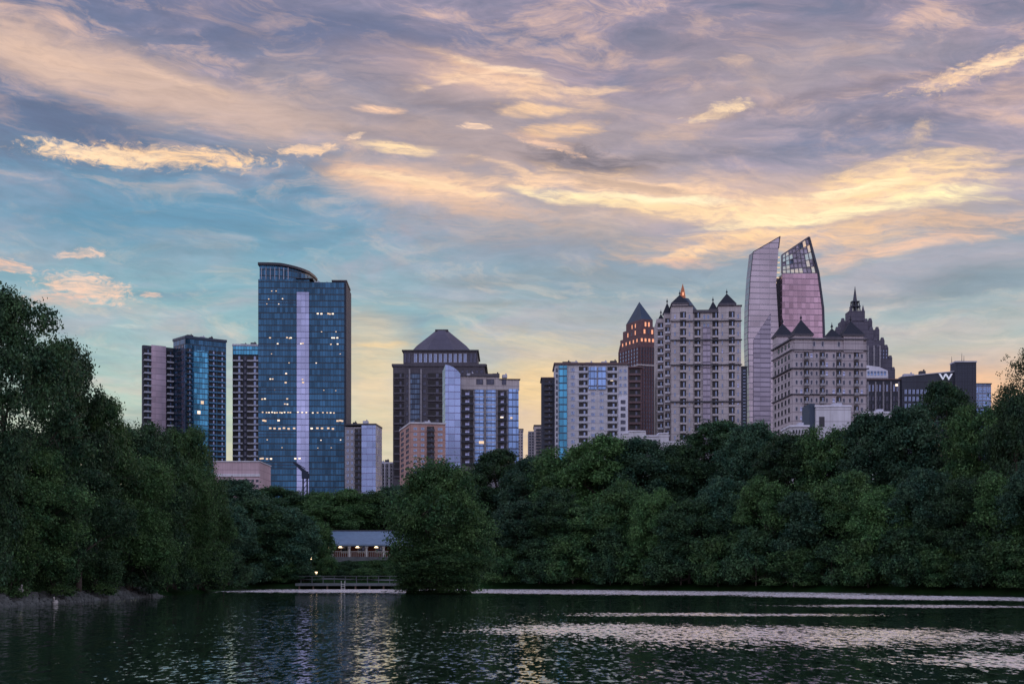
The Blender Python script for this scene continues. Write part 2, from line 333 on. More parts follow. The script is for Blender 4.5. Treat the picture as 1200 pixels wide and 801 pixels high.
def link(name, me, parent=None, label=None, loc=(0,0,0), rz=0):
    o = bpy.data.objects.new(name, me); COL.objects.link(o); o.location = loc; o.rotation_euler = (0,0,rz)
    if parent: o.parent = parent
    if label: o['label'] = label
    return o
def props(o, label=None, cat=None, group=None, kind=None):
    for k, v in (('label',label),('category',cat),('group',group),('kind',kind)):
        if v: o[k] = v
    return o

# ------------------------------------------------------------------ terrain and lake
LAKE = [(-80,0),(-77,30),(-58,70),(-42,98),(-40.5,110),(-39,125),(-38.5,140),(-38,156),(-37,170),(-38,190),(-37,203),(-30,203),(-16,203),(0,203),
        (14,197),(30,184),(44,171),(57,157),(75,135),(95,110),(115,70),(118,30),(112,2),(60,-1),(6,3.6),(-6,3.6),(-60,-1)]
LP = np.array(LAKE, float)
def lake_sd(X, Y):
    X = np.asarray(X, float); Y = np.asarray(Y, float)
    d = np.full(X.shape, 1e9); ins = np.zeros(X.shape, bool)
    for i in range(len(LP)):
        a = LP[i]; b = LP[(i+1) % len(LP)]; ex, ey = b-a
        t = np.clip(((X-a[0])*ex+(Y-a[1])*ey)/(ex*ex+ey*ey), 0, 1)
        d = np.minimum(d, np.hypot(X-a[0]-t*ex, Y-a[1]-t*ey))
        c = ((a[1] > Y) != (b[1] > Y))
        with np.errstate(divide='ignore', invalid='ignore'):
            xi = ex*(Y-a[1])/(ey if ey != 0 else 1e-9)+a[0]
        ins ^= (c & (X < xi))
    return np.where(ins, -d, d)
def ground_z(X, Y):
    X = np.asarray(X, float); Y = np.asarray(Y, float)
    d = lake_sd(X, Y)
    wob = .35*np.sin(X*.21+Y*.13)+.3*np.sin(X*.07-Y*.11)
    out = .75*np.clip(d/1.3, 0, 1)+np.clip(d-1.3, 0, 90)*.105+wob*np.clip(d/12, 0, 1)
    hs = np.clip((X+2)/26, 0, 1); out = out+hs*hs*(3-2*hs)*np.clip(d-7, 0, 75)*.13
    out = np.where(Y < 20, np.minimum(out, 1.25), out)
    inn = np.maximum(d*.5, -2.0)
    return np.where(d > 0, out, inn)
def axis(a, b, fine0, fine1, fs, cs):
    l = [fine0]; s = fs
    while l[-1] > a: s *= 1.25; l.append(l[-1]-s)
    m = list(np.arange(fine0+fs, fine1, fs)); r = [m[-1]]; s = fs
    while r[-1] < b: s *= 1.25; r.append(r[-1]+s)
    return np.array(l[::-1]+m+r[1:])
gx = axis(-7000, 7000, -110, 150, 1.5, 0); gy = axis(-3000, 12000, -12, 300, 1.5, 0)
GX, GY = np.meshgrid(gx, gy); GZ = ground_z(GX, GY)
nx, ny = len(gx), len(gy)
idx = np.arange(nx*ny).reshape(ny, nx)
q = np.stack([idx[:-1,:-1], idx[:-1,1:], idx[1:,1:], idx[1:,:-1]], -1).reshape(-1, 4)
def np_mesh(name, verts, quads, mats, matidx=None):
    me = bpy.data.meshes.new(name)
    me.vertices.add(len(verts)); me.vertices.foreach_set('co', np.ascontiguousarray(verts, dtype=np.float32).ravel())
    nf = len(quads); k = quads.shape[1]
    me.loops.add(nf*k); me.loops.foreach_set('vertex_index', quads.astype(np.int32).ravel())
    me.polygons.add(nf); me.polygons.foreach_set('loop_start', np.arange(nf, dtype=np.int32)*k)
    for m in mats: me.materials.append(M[m])
    if matidx is not None: me.polygons.foreach_set('material_index', matidx.astype(np.int32))
    me.update(calc_edges=True); return me
m, k, b = newmat('ground_mat')
t = k.n('ShaderNodeTexCoord').outputs['Object']
n1 = k.noise(t, .15, 6, .65); n2 = k.noise(t, 2.0, 4, .7)
c = k.mix(k.mapr(n1, .4, .6), (.012,.040,.012,1), (.014,.024,.010,1)); c = k.mix(k.mapr(n2, .45, .7, 0, .6), c, (.018,.055,.014,1))
k.link(c, b.inputs['Base Color']); b.inputs['Roughness'].default_value = 1.0; b.inputs['Specular IOR Level'].default_value = .03
gr = link('ground', np_mesh('ground', np.stack([GX, GY, GZ], -1).reshape(-1, 3), q, ['ground_mat'])); props(gr, kind='structure')
gr.data.polygons.foreach_set('use_smooth', [True]*len(gr.data.polygons))

# water: calm reflecting sheet, with steeper-rippled patches, coloured pale metallic to paint in bright reflections
m, k, b = newmat('lake_water')
t = k.n('ShaderNodeTexCoord').outputs['Object']; xyz = k.sep(t)
wob = k.vmath('MULTIPLY', k.vmath('SUBTRACT', k.noise(t, .09, 4, .6, 0, 'Color'), (.5,.5,.5)), (9, 12, 0))
tw = k.vmath('ADD', t, wob)
def patch(x, y, a, bb, ang, soft=.85):
    mp_ = k.n('ShaderNodeMapping', vector_type='TEXTURE'); k.link(tw, mp_.inputs[0])
    mp_.inputs[1].default_value = (x, y, 0); mp_.inputs[2].default_value = (0, 0, radians(ang)); mp_.inputs[3].default_value = (a, bb, 1)
    l = k.vmath('LENGTH', k.vmath('MULTIPLY', mp_.outputs[0], (1,1,0)))
    fine = k.noise(k.vmath('MULTIPLY', t, (.9,.22,0)), 1, 3, .7)
    return k.mapr(k.math('MULTIPLY_ADD', k.math('SUBTRACT', fine, .5), 1.0, l), 1.0, 1.0-soft, 0, 1)
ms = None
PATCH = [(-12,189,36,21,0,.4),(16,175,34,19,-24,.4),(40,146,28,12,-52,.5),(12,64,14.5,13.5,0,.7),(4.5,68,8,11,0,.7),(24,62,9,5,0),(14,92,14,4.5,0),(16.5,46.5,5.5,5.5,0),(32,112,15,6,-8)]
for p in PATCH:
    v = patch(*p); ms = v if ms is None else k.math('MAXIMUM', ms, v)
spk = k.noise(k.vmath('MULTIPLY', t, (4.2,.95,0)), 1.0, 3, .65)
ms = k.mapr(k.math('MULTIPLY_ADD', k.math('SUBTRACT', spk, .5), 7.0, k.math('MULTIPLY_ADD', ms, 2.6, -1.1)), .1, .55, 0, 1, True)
rip = k.noise(k.vmath('MULTIPLY', t, (4.6,1.5,0)), 1.0, 3, .65, .3, 'Color')
far = k.mapr(xyz[1], 85, 150, 1.0, 2.2)
rip2 = k.noise(k.vmath('MULTIPLY', t, (.55,.28,0)), 1.0, 3, .55, 0, 'Color')
amp = k.math('ADD', .33, k.math('MULTIPLY', k.math('MULTIPLY', ms, .40), k.math('POWER', far, 2.6)))
v1 = k.vmath('MULTIPLY', k.vmath('SUBTRACT', rip, (.5,.5,.5)), k.comb(k.math('MULTIPLY', amp, .6), k.math('MULTIPLY', amp, 1.15), 0.0))
v2 = k.vmath('MULTIPLY', k.vmath('SUBTRACT', rip2, (.5,.5,.5)), (.05,.09,0))
skew = k.comb(0.0, k.math('MULTIPLY', k.math('MULTIPLY', ms, k.math('MULTIPLY', far, far)), -.095), 0.0)   # wind-driven ripples lean towards the near shore
nrm = k.vmath('NORMALIZE', k.vmath('ADD', k.vmath('ADD', (0,0,1), skew), k.vmath('ADD', v1, v2)))
k.link(nrm, b.inputs['Normal'])
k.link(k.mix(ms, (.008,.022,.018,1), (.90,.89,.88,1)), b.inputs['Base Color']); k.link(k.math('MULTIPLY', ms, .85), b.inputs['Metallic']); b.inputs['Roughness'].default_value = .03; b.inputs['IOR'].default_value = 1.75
wv = np.array([(-90,-6,0),(130,-6,0),(130,215,0),(-90,215,0)], float)
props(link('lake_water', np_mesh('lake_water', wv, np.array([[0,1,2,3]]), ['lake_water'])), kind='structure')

def shoreD(px):
    t = (px-CX)/F
    for y in np.arange(60, 230, .5):
        if lake_sd(np.array([t*y]), np.array([y]))[0] > 0: return float(y)
    return 203.0
def gz(x, y): return float(ground_z(np.array([x]), np.array([y]))[0])

# ------------------------------------------------------------------ buildings
def wmesh(kind, wd, ht, mats):
    """one window / balcony: local origin at its centre on the wall face, outward is -y"""
    a = wd/2; h = ht/2
    if kind == 'window':
        fr = .16 if min(wd, ht) > 1 else .1
        S = [(BOX(-a+fr,a-fr,-.04,.25,-h+fr,h-fr),0), (BOX(-a,a,-.14,-.002,-h,-h+fr),1), (BOX(-a,a,-.14,-.002,h-fr,h),1),
             (BOX(-a,-a+fr,-.14,-.002,-h+fr,h-fr),1), (BOX(a-fr,a,-.14,-.002,-h+fr,h-fr),1)]
    elif kind == 'balcony':
        S = [(BOX(-a,a,-1.3,-.002,-h,-h+.35),1), (BOX(-a,a,-1.32,-1.22,-h+.352,-h+1.0),1),
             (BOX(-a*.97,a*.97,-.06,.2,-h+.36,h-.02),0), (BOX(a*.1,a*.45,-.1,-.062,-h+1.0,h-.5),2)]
    elif kind == 'bay':      # projecting glazed bay, one storey
        S = [(BOX(-a,a,-.9,-.002,-h+.5,h),0), (BOX(-a-.1,a+.1,-1.05,-.002,-h,-h+.498),1)]
    elif kind == 'lit_window':
        S = [(BOX(-a,a,-.08,.1,-h,h),0), (BOX(-a-.12,a+.12,-.16,-.002,-h-.12,-h-.002),1)]
    return S
class Bld:
    def __init__(s, name, label, px, D_, yaw=0.0, group=None, cat='building', z0=None):
        t = (px-CX)/F; s.ox, s.oy = t*D_, D_; s.oz = gz(s.ox, D_)-.5 if z0 is None else z0
        s.yaw = radians(yaw); s.c, s.s = cos(s.yaw), sin(s.yaw)
        s.root = bpy.data.objects.new(name, None); COL.objects.link(s.root)
        s.root.location = (s.ox, s.oy, s.oz); s.root.rotation_euler = (0,0,s.yaw)
        props(s.root, label, cat, group); s.w = {}; s.mm = {}
    def X(s, px, y=0.0):       # local x on plane local y for photo column px
        t = (px-CX)/F; bx = s.ox-s.s*y; by = s.oy+s.c*y
        return (t*by-bx)/(s.c-t*s.s)
    def Y(s, px, x=0.0):       # local y on plane local x for photo column px
        t = (px-CX)/F; bx = s.ox+s.c*x; by = s.oy+s.s*x
        return (t*by-bx)/(-s.s-t*s.c)
    def Z(s, py, x=0.0, y=0.0):
        wy = s.oy+s.s*x+s.c*y
        return CAMZ+(HZ-py)/F*wy-s.oz
    def part(s, name, shapes, mats, label=None, parent=None, smooth=False):
        if not isinstance(shapes, list): shapes = [(shapes, 0)]
        shapes = [x if (isinstance(x, tuple) and isinstance(x[1], int)) else (x, 0) for x in shapes]
        if isinstance(mats, str): mats = [mats]
        return link(name, MESH(name, shapes, mats, smooth), parent or s.root, label)
    def box(s, name, x0,x1,y0,y1,z0,z1, mat, label=None, parent=None): return s.part(name, BOX(x0,x1,y0,y1,z0,z1), mat, label, parent)
    def win(s, kind, face, u, z, wd, ht, mats, off=0.0, name=None):
        """face F: y=off, u=x ; L: x=off, u=y facing -x ; R: x=off facing +x"""
        s.w.setdefault(name or kind, []).append((kind, face, u, z, round(wd,2), round(ht,2), tuple(mats), off))
    def grid(s, kind, face, u0, u1, z0, z1, nu, nz, fu, fz, mats, off=0.0, name=None, skip=0.0, jit=None):
        du = (u1-u0)/nu; dz = (z1-z0)/nz
        for j in range(nz):
            for i in range(nu):
                if skip and random.random() < skip: continue
                mm = mats if jit is None or random.random() > jit[0] else jit[1]
                s.win(kind, face, u0+du*(i+.5), z0+dz*(j+.5), du*fu, dz*fz, mm, off, name)
    def done(s):
        for name, lst in s.w.items():
            lst.sort(key=lambda a: -a[3])
            rest = {}
            for n_, (kind, face, u, z, wd, ht, mats, off) in enumerate(lst):
                rz = {'F':0, 'L':-pi/2, 'R':pi/2}[face]; loc = (u, off, z) if face == 'F' else (off, u, z)
                if n_ < 100:
                    key = (kind, wd, ht, mats)
                    if key not in s.mm: s.mm[key] = MESH(name, wmesh(kind, wd, ht, mats), mats)
                    link(name, s.mm[key], s.root, None, loc, rz)
                else:
                    for (v, f), mi in wmesh(kind, wd, ht, mats):
                        cc, ss = cos(rz), sin(rz)
                        v = [(x*cc-y*ss+loc[0], x*ss+y*cc+loc[1], zz+loc[2]) for x, y, zz in v]
                        rest.setdefault(mats[min(mi, len(mats)-1)], []).append(((v, f)))
            if rest:
                ms_ = list(rest); shp = [(sh, i) for i, mt in enumerate(ms_) for sh in rest[mt]]
                o = link(name, MESH(name, shp, ms_), s.root); o['kind'] = 'stuff'

WN = ('pane','slab_pale'); WD = ('pane_dark','trim_dark'); BAL = ('recess_dark','slab_pale','pane'); BALD = ('recess_dark','dark_concrete','pane_dark')
BALS = ('recess_dark','stone_lilac','pane'); LIT = ('lit','trim_dark'); LITS = ('lit_soft','trim_dark')

# A leftmost condominium tower
A = Bld('residential_tower', 'glass and pink panelled tower farthest left, rising above the left bank trees', 217, 890, 38)
x1 = A.X(265); yl = A.Y(203); zt = A.Z(396); 
A.box('wall', 0, x1, 0, yl, 0, zt, 'glass_teal')
A.box('parapet', -.4, x1+.4, -.4, yl+.4, zt+.003, zt+1.6, 'roof_blue')
A.box('glass_bay', A.X(226), A.X(243), -1.2, -.003, 0, zt-7, 'glass_cyan')
A.grid('balcony', 'F', A.X(244), A.X(264), A.Z(540), zt-6, 2, 21, .96, .98, ('recess_dark','glass_teal','pane'))
A.grid('balcony', 'F', A.X(218), A.X(225), A.Z(520), zt-6, 1, 18, .9, .96, ('recess_dark','glass_teal','pane'))
A.grid('window', 'L', yl*.1, yl*.9, A.Z(510), zt-3, 3, 17, .7, .6, WD)
yw0 = yl+.01
# front wing (pink) to the left
xw0 = A.X(168, yw0); xw1 = A.X(204, yw0); zw = A.Z(404, xw0, yw0)
A.box('wing_wall', xw0, min(xw1, x1), yw0, yw0+2.5, 0, zw, 'dark_concrete', 'dark side wing with a pink panel')
A.box('pink_panel', A.X(177, yw0), A.X(194, yw0), yw0-.6, yw0-.003, 0, zw+.5, 'glass_rose', 'tall pink panel')
A.grid('balcony', 'F', xw0, A.X(176.5, yw0), A.Z(520), zw-2, 1, 15, .98, .9, ('recess_dark','slab_pale','pane'), yw0)
A.grid('balcony', 'F', A.X(194.5, yw0), A.X(203, yw0), A.Z(520), zw-2, 1, 15, .9, .9, ('recess_dark','slab_pale','pane'), yw0)
A.win('lit_window', 'F', A.X(232), A.Z(482), 2, 2, LIT, -1.2); A.win('lit_window', 'F', A.X(236), A.Z(470), 2, 2, LITS, -1.2)
A.done()
# B second tower
B = Bld('residential_tower', 'banded balcony tower half hidden behind the tall blue glass tower', 272.5, 930, 4)
x1 = B.X(312); zt = B.Z(405)
B.box('wall', 0, x1, 0, 26, 0, zt, 'dark_concrete'); B.box('crown_band', -.3, x1+.3, -.4, 26.3, zt+.003, zt+1.2, 'slab_pale')
B.box('glass_top', .2, x1-.2, -.5, -.003, B.Z(415), zt-.3, 'glass_cyan')
B.grid('balcony', 'F', 0, B.X(285), B.Z(550), B.Z(416), 1, 18, .98, .96, BAL)
B.grid('balcony', 'F', B.X(289.5), B.X(304), B.Z(550), B.Z(416), 1, 18, .98, .96, BAL)
B.grid('window', 'F', B.X(285.5), B.X(289), B.Z(550), B.Z(416), 1, 18, .8, .7, WD); B.done()
# podium
Pd = Bld('parking_building', 'low pinkish block between the left bank trees and the blue glass tower', 250, 640, 0)
x1 = Pd.X(304); zt = Pd.Z(541)
Pd.box('wall', 0, x1, 0, 30, 0, zt, 'podium_pink'); Pd.box('cornice', -.3, x1+.3, -.4, -.003, Pd.Z(558), Pd.Z(555), 'stone_pale'); Pd.box('roof_edge', -.3, x1+.3, -.4, 30, zt+.003, zt+.5, 'stone_pale')
Pd.grid('window', 'F', Pd.X(262), x1, Pd.Z(572), Pd.Z(560), 8, 2, .6, .5, WD); Pd.done()
# C tall blue glass tower
C = Bld('office_tower', 'tall blue glass tower with curved crown and pale vertical strip', 302.5, 800, 2)
X, Z = C.X, C.Z
xr = X(403.5); zr = Z(330)
C.box('glass_wall', 0, X(347.5), 0, 38, 0, Z(327), 'glass_teal')
C.box('glass_wall', X(347.5)+.01, X(362.5)-.01, .6, 38, 0, Z(327), 'glass_teal')
C.box('glass_wall', X(362.5), xr, 0, 38, 0, zr, 'glass_teal')
C.box('pale_strip', X(347.8), X(362.2), -.8, .597, 0, Z(342), 'glass_strip', 'pale lilac glass strip down the middle')
C.box('side_wall', xr+.005, X(405.6), 1.0, 37, 0, Z(329), 'dark_concrete')
C.box('roof_box', X(388), X(406), 3, 30, Z(328)+.005, Z(326), 'trim_dark'); C.box('roof_box', X(346), X(366), 2, 25, zr+2.7, Z(325), 'trim_dark')
# curved crown: quarter-round glass drum with a dark cap
rad = X(363)-X(304); pts = [(X(304), 0.0)]
arc = [(X(304)+rad*sin(a)**.75*1.0, 24*(1-cos(a))) for a in np.linspace(0, pi/2, 14)]
def drum(poly, zf0, zf1):
    n = len(poly); v = [(x,y,zf0(x)) for x,y in poly]+[(x,y,zf1(x)) for x,y in poly]
    return v, [tuple(range(n-1,-1,-1)), tuple(range(n,2*n))]+[(i,(i+1)%n,(i+1)%n+n,i+n) for i in range(n)]
poly = [(X(304), .5)]+[(X(304)+rad*t_, .5+26*(1-sqrt(max(0,1-t_**2.6)))) for t_ in np.linspace(.1, 1, 14)]+[(X(364), 34), (X(304), 34)]
C.part('crown_glass', drum(poly, lambda x: Z(327)+.005, lambda x: Z(310.5)-.12*max(0,(x-X(304))-12)), 'glass_teal', 'curved glass crown')
poly2 = [(a_[0]+(-.8 if i_ == 0 or i_ > 15 else .5), a_[1]-(1.5 if i_ < 15 else 0)) for i_, a_ in enumerate(poly)]
C.part('crown_cap', drum(poly2, lambda x: Z(310.5)+.02-.12*max(0,(x-X(304))-12), lambda x: Z(307.5)-.12*max(0,(x-X(304))-12)), 'trim_dark', 'dark cap following the curve of the crown')
for i_ in range(7):
    C.box('crown_mullion', X(306+i_*5.2), X(306.6+i_*5.2), .05+i_*.05, .42+i_*.05, Z(327)+.01, Z(313), 'slab_pale')
sh = lambda n: [random.uniform(0,1) for _ in range(n)]
rows = [(483, [308,313,316,319,322,325,328,331,334,337,340,350,354,359,366,372,378,384,388,391], .9), (501.5, [316,321.5,327,332.5,338,345,366,372.5,378,384,390], 1.3), (492.5, [308,311,327,396,399,401], 1.3),
        (395.5, [316,336,339,341,389,392,396], 1.), (367, [373,376,385,387,390], 1.1), (402.5, [326,348,352,355,387,396], .9), (537, [305,308,312,317,346,352], 1.2),
        (447.5, [355,334], 1.2), (444, [317,320,354], .9), (437, [335], 1.), (467, [307,310,336], 1.), (473, [333,336], .9), (341, [319,323], .7), (350, [314,331], .7), (388, [376,393], .7), (425, [370,339], .7),
        (356, [327,312], .6), (414, [318,398], .6), (457, [322,380,394], .6), (515, [313,376,399], .7), (524, [330,372,388], .6)]
for py, xs, sz in rows:
    for x in xs:
        C.win('lit_window', 'F', X(x)+random.uniform(-.4,.4), Z(py+random.uniform(-.4,.4)), 1.0*sz, .7*sz, LIT if random.random() < .35 else LITS, -.8 if 348 < x < 362 else 0)
for py in (350,400,452,486,504,540): C.box('floor_line', 0, X(347.5), -.12, -.004, Z(py+5), Z(py+4.3), 'metal_dark')
C.done()
# crane in front of it
cr = Bld('construction_crane', 'dark blue construction crane with raised boom before the pale strip', 357.5, 560, 0, cat='crane')
z1 = cr.Z(553)
cr.part('mast', [(BAR((sx*.8,sy*.8,0),(sx*.8,sy*.8,z1),.28,.28,4),0) for sx in (-1,1) for sy in (-1,1)]+[(BAR((-.8,-.8,z),(.8,-.8,z+2),.14,.14,4),0) for z in np.arange(2,z1-2,2)], 'gantry_blue')
cr.part('boom', [(BAR((0,0,z1),(cr.X(344),0,cr.Z(541)),.9,.5,4),0), (BAR((0,0,z1+1.5),(cr.X(345),0,cr.Z(541)),.2,.2,4),0)], 'gantry_blue')
cr.part('counter_jib', [(BAR((0,0,z1),(cr.X(361.5),0,cr.Z(556)),.6,.6,4),0), (BOX(cr.X(360),cr.X(362.5),-1,1,cr.Z(560),cr.Z(556)),0)], 'gantry_blue')
cr.part('cab', BOX(-1.2,1.2,-1.2,1.2,z1-2.5,z1+.3), 'gantry_blue')
# D slab
Dd = Bld('apartment_building', 'narrow slab with grey grid and blue panel right of the blue glass tower', 404, 760, -4)
X, Z = Dd.X, Dd.Z; zt = Z(500)
Dd.box('wall', 0, X(424), 0, 20, 0, zt, 'concrete_grey'); Dd.box('blue_panel', X(424)+.01, X(440.5), -.8, 20, 0, zt+.8, 'glass_panel', 'smooth blue panel')
Dd.box('roof_edge', -.3, X(441), -1, 20.3, zt+.803, zt+1.7, 'trim_dark')
Dd.grid('window', 'F', X(405), X(415), Z(575), Z(502), 2, 10, .55, .55, WN); Dd.grid('balcony', 'F', X(415.5), X(423.5), Z(575), Z(502), 1, 10, .97, .92, BALD); Dd.done()
E = Bld('apartment_building', 'small distant pale block with vertical white piers beside the blue panelled slab', 441, 1050, 0)
X, Z = E.X, E.Z; zt = Z(543)
E.box('wall', 0, X(461), 0, 25, 0, zt, 'concrete_grey'); E.box('roof_edge', -.3, X(461)+.3, -.6, 25.3, zt+.003, zt+1.2, 'white_wall')
for a_ in (441.3,446,450.5,455.5): E.box('pier', X(a_), X(a_+1.1), -.7, -.003, 0, zt, 'white_wall')
E.grid('window', 'F', X(441), X(460), Z(580), Z(544), 8, 9, .5, .55, WD); E.done()
# F domed dark tower
Ft = Bld('office_tower', 'dark stone tower with hipped dome roof behind the white panelled condominium', 460.5, 950, 0)
X, Z = Ft.X, Ft.Z; zt = Z(429); dep = 58
Ft.box('wall', 0, X(568), 0, dep, 0, zt, 'stone_dark'); Ft.box('cornice', -.8, X(568)+.8, -.8, dep+.8, zt+.003, zt+1.6, 'stone_dark')
Ft.box('shoulder', X(465), X(570.5), 2, dep-2, zt+1.603, Z(426), 'stone_dark')
a0, a1 = X(472), X(559)
Ft.box('upper_tier', a0, a1, 5, dep-5, Z(426)+.003, Z(410), 'stone_dark'); Ft.box('tier_cornice', a0-1, a1+1, 4, dep-4, Z(410)+.003, Z(408.5), 'trim_dark')
Ft.grid('window', 'F', X(484,5), X(548,5), Z(424), Z(412), 11, 1, .62, .85, WN, 5, 'tier_window')
for px_ in (474.5, 479, 552, 556.5): Ft.win('window', 'F', X(px_,5), Z(418), 2.2, 6.5, WD, 5, 'tier_window')
cx_ = (a0+a1)/2; hw = (X(553.5)-X(477.5))/2; tw_ = (X(524)-X(507.5))/2
Ft.part('dome_roof', [(FRUST(cx_, dep/2, Z(408.5)+.003, Z(399), hw, dep/2-7, hw*.78, dep/2*.62, 8, pi/8),0), (FRUST(cx_, dep/2, Z(399)+.003, Z(380.5), hw*.78, dep/2*.62, tw_, 7, 8, pi/8),0)], 'roof_dome', 'faceted hipped dome roof')
Ft.box('roof_cap', cx_-tw_*.95, cx_+tw_*.95, dep/2-6, dep/2+6, Z(381)+.003, Z(379), 'trim_dark')
Ft.box('glass_bay', X(481), X(492.5), -.9, -.003, 0, Z(437), 'glass_navy', 'dark glass bay'); Ft.box('pier', X(479), X(480.9), -1, -.003, 0, Z(432), 'concrete_grey'); Ft.box('pier', X(492.6), X(494.4), -1, -.003, 0, Z(432), 'concrete_grey')
Ft.grid('balcony', 'F', X(461.5), X(474), Z(560), Z(436), 1, 14, .97, .8, ('recess_dark','stone_dark','pane_dark')); Ft.grid('window', 'F', X(475), X(479), Z(560), Z(436), 1, 14, .7, .5, WD)
Ft.grid('window', 'F', X(495), X(500), Z(560), Z(436), 1, 14, .7, .5, WD); Ft.grid('balcony', 'F', X(501), X(519), Z(560), Z(436), 1, 14, .97, .8, ('recess_dark','stone_dark','pane_dark'))
Ft.grid('window', 'F', X(522), X(567), Z(445), Z(432), 8, 2, .6, .6, WD); Ft.done()
# G pink brick
G = Bld('apartment_building', 'low pink brick apartment block in front of the dark domed tower', 481, 640, 12)
X, Z = G.X, G.Z; zt = Z(496); yl = min(G.Y(468.5), 40)
G.box('wall', 0, X(522), 0, yl, 0, zt, 'brick_pink'); G.box('roof_edge', -.3, X(522)+.3, -.3, yl+.3, zt+.003, zt+.7, 'stone_pale')
G.grid('window', 'F', .5, X(499.5), Z(556), zt-1, 2, 9, .5, .5, WN); G.grid('balcony', 'F', X(500), X(509), Z(556), zt-1, 1, 9, .97, .9, BALD)
G.grid('window', 'F', X(510), X(521.5), Z(556), zt-1, 1, 9, .5, .5, WN); G.grid('window', 'L', 1, yl-1, Z(556), zt-1, 2, 9, .5, .55, WD); G.done()
# H panelled condo
H = Bld('condominium_tower', 'pale panelled condominium with blue glass bays in front of the dark domed tower', 539.5, 690, 6)
X, Z = H.X, H.Z; zt = Z(443)
xr = X(607.5)
H.box('wall', 0, xr, 0, 26, 0, Z(456), 'concrete_grey')
H.box('parapet_wall', -.3, X(585), -.5, 26.2, Z(456)+.003, Z(441), 'stone_lilac'); H.box('parapet_wall', X(585)+.01, xr+.4, -.5, 26.2, Z(456)+.003, Z(444), 'stone_lilac')
H.box('roof_edge', -.8, X(585), -1, 26.5, Z(441)+.003, Z(440), 'trim_dark'); H.box('roof_edge', X(585)+.01, xr+.9, -1, 26.5, Z(444)+.003, Z(443), 'trim_dark')
H.box('penthouse', X(552), X(585.5), 3, 22, Z(440)+.01, Z(436), 'stone_dark')
for a_, b_ in ((558,566),(570,579),(588,593)): H.win('window', 'F', X((a_+b_)/2), Z(447), X(b_)-X(a_), 2.6, WD, -.5, 'loft_window')
# leaning white fin at the left
xf0 = X(521.5); fin = [(xf0,0),(-.2,0),(-.2,Z(438.5)),(-1.6,Z(434.5)),(-3.5,Z(431)),(-5.5,Z(429)),(xf0,Z(428))]
H.part('white_fin', PRISM(fin, -2.5, 22), 'glass_panel', 'smooth lilac fin wall with curved top')
H.grid('balcony', 'F', X(540.5), X(555), Z(545), Z(456.5), 1, 10, .97, .94, BALD)
H.grid('window', 'F', X(542), X(553), Z(545), Z(456.5), 1, 10, .5, .4, ('glass_strip','trim_dark'), -.08)
H.box('bay_pier', X(567.3), X(569), -1.2, -.003, 0, Z(456), 'concrete_grey')
H.grid('bay', 'F', X(556), X(567), Z(545), Z(456.5), 1, 10, .94, 1, ('glass_blue','slab_pale'), 0, 'glass_bay')
H.grid('bay', 'F', X(569.5), X(581), Z(545), Z(456.5), 1, 10, .94, 1, ('glass_blue','slab_pale'), 0, 'glass_bay')
H.grid('balcony', 'F', X(583), X(594), Z(545), Z(456.5), 1, 10, .97, .94, BALD); H.grid('window', 'F', X(585), X(592), Z(545), Z(456.5), 1, 10, .6, .4, ('glass_strip','trim_dark'), -.08)
H.box('blue_wall', X(595.5), xr, -.9, -.003, 0, Z(455), 'glass_blue')
H.win('lit_window', 'F', X(588), Z(489), 1.5, 1.3, LIT, -.3); H.win('lit_window', 'F', X(564), Z(518), 2.4, 1.4, LITS, -1.0); H.win('lit_window', 'F', X(599), Z(489), 1, .9, LITS, -.95)
H.done()
# slivers
s_ = Bld('apartment_building', 'thin dark sliver of a block just right of the panelled condominium', 606.5, 900, 0); s_.box('wall', 0, s_.X(613), 0, 20, 0, s_.Z(503), 'stone_lilac'); s_.box('roof_edge', -.3, s_.X(613)+.3, -.3, 20.3, s_.Z(503)+.003, s_.Z(502), 'trim_dark'); s_.grid('window','F',0,s_.X(613),s_.Z(545),s_.Z(504),2,12,.5,.5,WD); s_.done()
s_ = Bld('apartment_building', 'small grey block with stepped roof against the orange glow, left of the teal cornered condominium', 619, 820, 0)
X, Z = s_.X, s_.Z
s_.box('wall', 0, X(626), 0, 20, 0, Z(505), 'concrete_grey'); s_.box('wall', X(626)+.01, X(640), -.5, 20, 0, Z(499), 'stone_lilac')
s_.box('roof_edge', X(626)-.3, X(640), -.9, 20, Z(499)+.003, Z(497.5), 'trim_dark')
s_.grid('window','F',0.3,X(626),Z(545),Z(506),2,12,.6,.55,WD); s_.grid('balcony','F',X(628),X(634),Z(545),Z(501),1,12,.95,.9,BALD); s_.done()
# I white/blue condo
I_ = Bld('condominium_tower', 'white and blue condominium with teal glass corner, left of the brown pyramid tower', 650.5, 660, 0)
X, Z = I_.X, I_.Z; zt = Z(427); xr = X(736)
I_.box('wall', 0, xr, 0, 24, 0, zt, 'stone_pale'); I_.box('roof_edge', -.6, xr+.6, -1.2, 24.5, zt+.003, Z(425), 'slab_brown')
I_.box('roof_box', X(672), X(700), 5, 15, Z(425)+.003, Z(423), 'slab_brown')
xw = X(635, 6)
I_.box('wing_wall', xw, -.01, 6, 24, 0, Z(441), 'dark_concrete', 'dark lower wing at the left'); I_.box('wing_roof', xw-.5, 0, 5.5, 24, Z(441)+.003, Z(439.8), 'slab_brown')
I_.grid('balcony', 'F', xw+1, -1.0, Z(540), Z(443), 1, 15, .9, .92, BALD, 6)
I_.grid('window', 'F', X(651), X(654), Z(540), Z(430), 1, 16, .6, .6, WD)
I_.box('teal_corner', X(654.6), X(664.5), -1.0, -.003, 0, Z(428.5), 'glass_cyan', 'teal glass corner strip')
I_.grid('window', 'F', X(667.5), X(675), Z(530), Z(429), 1, 12, .62, .55, WN)
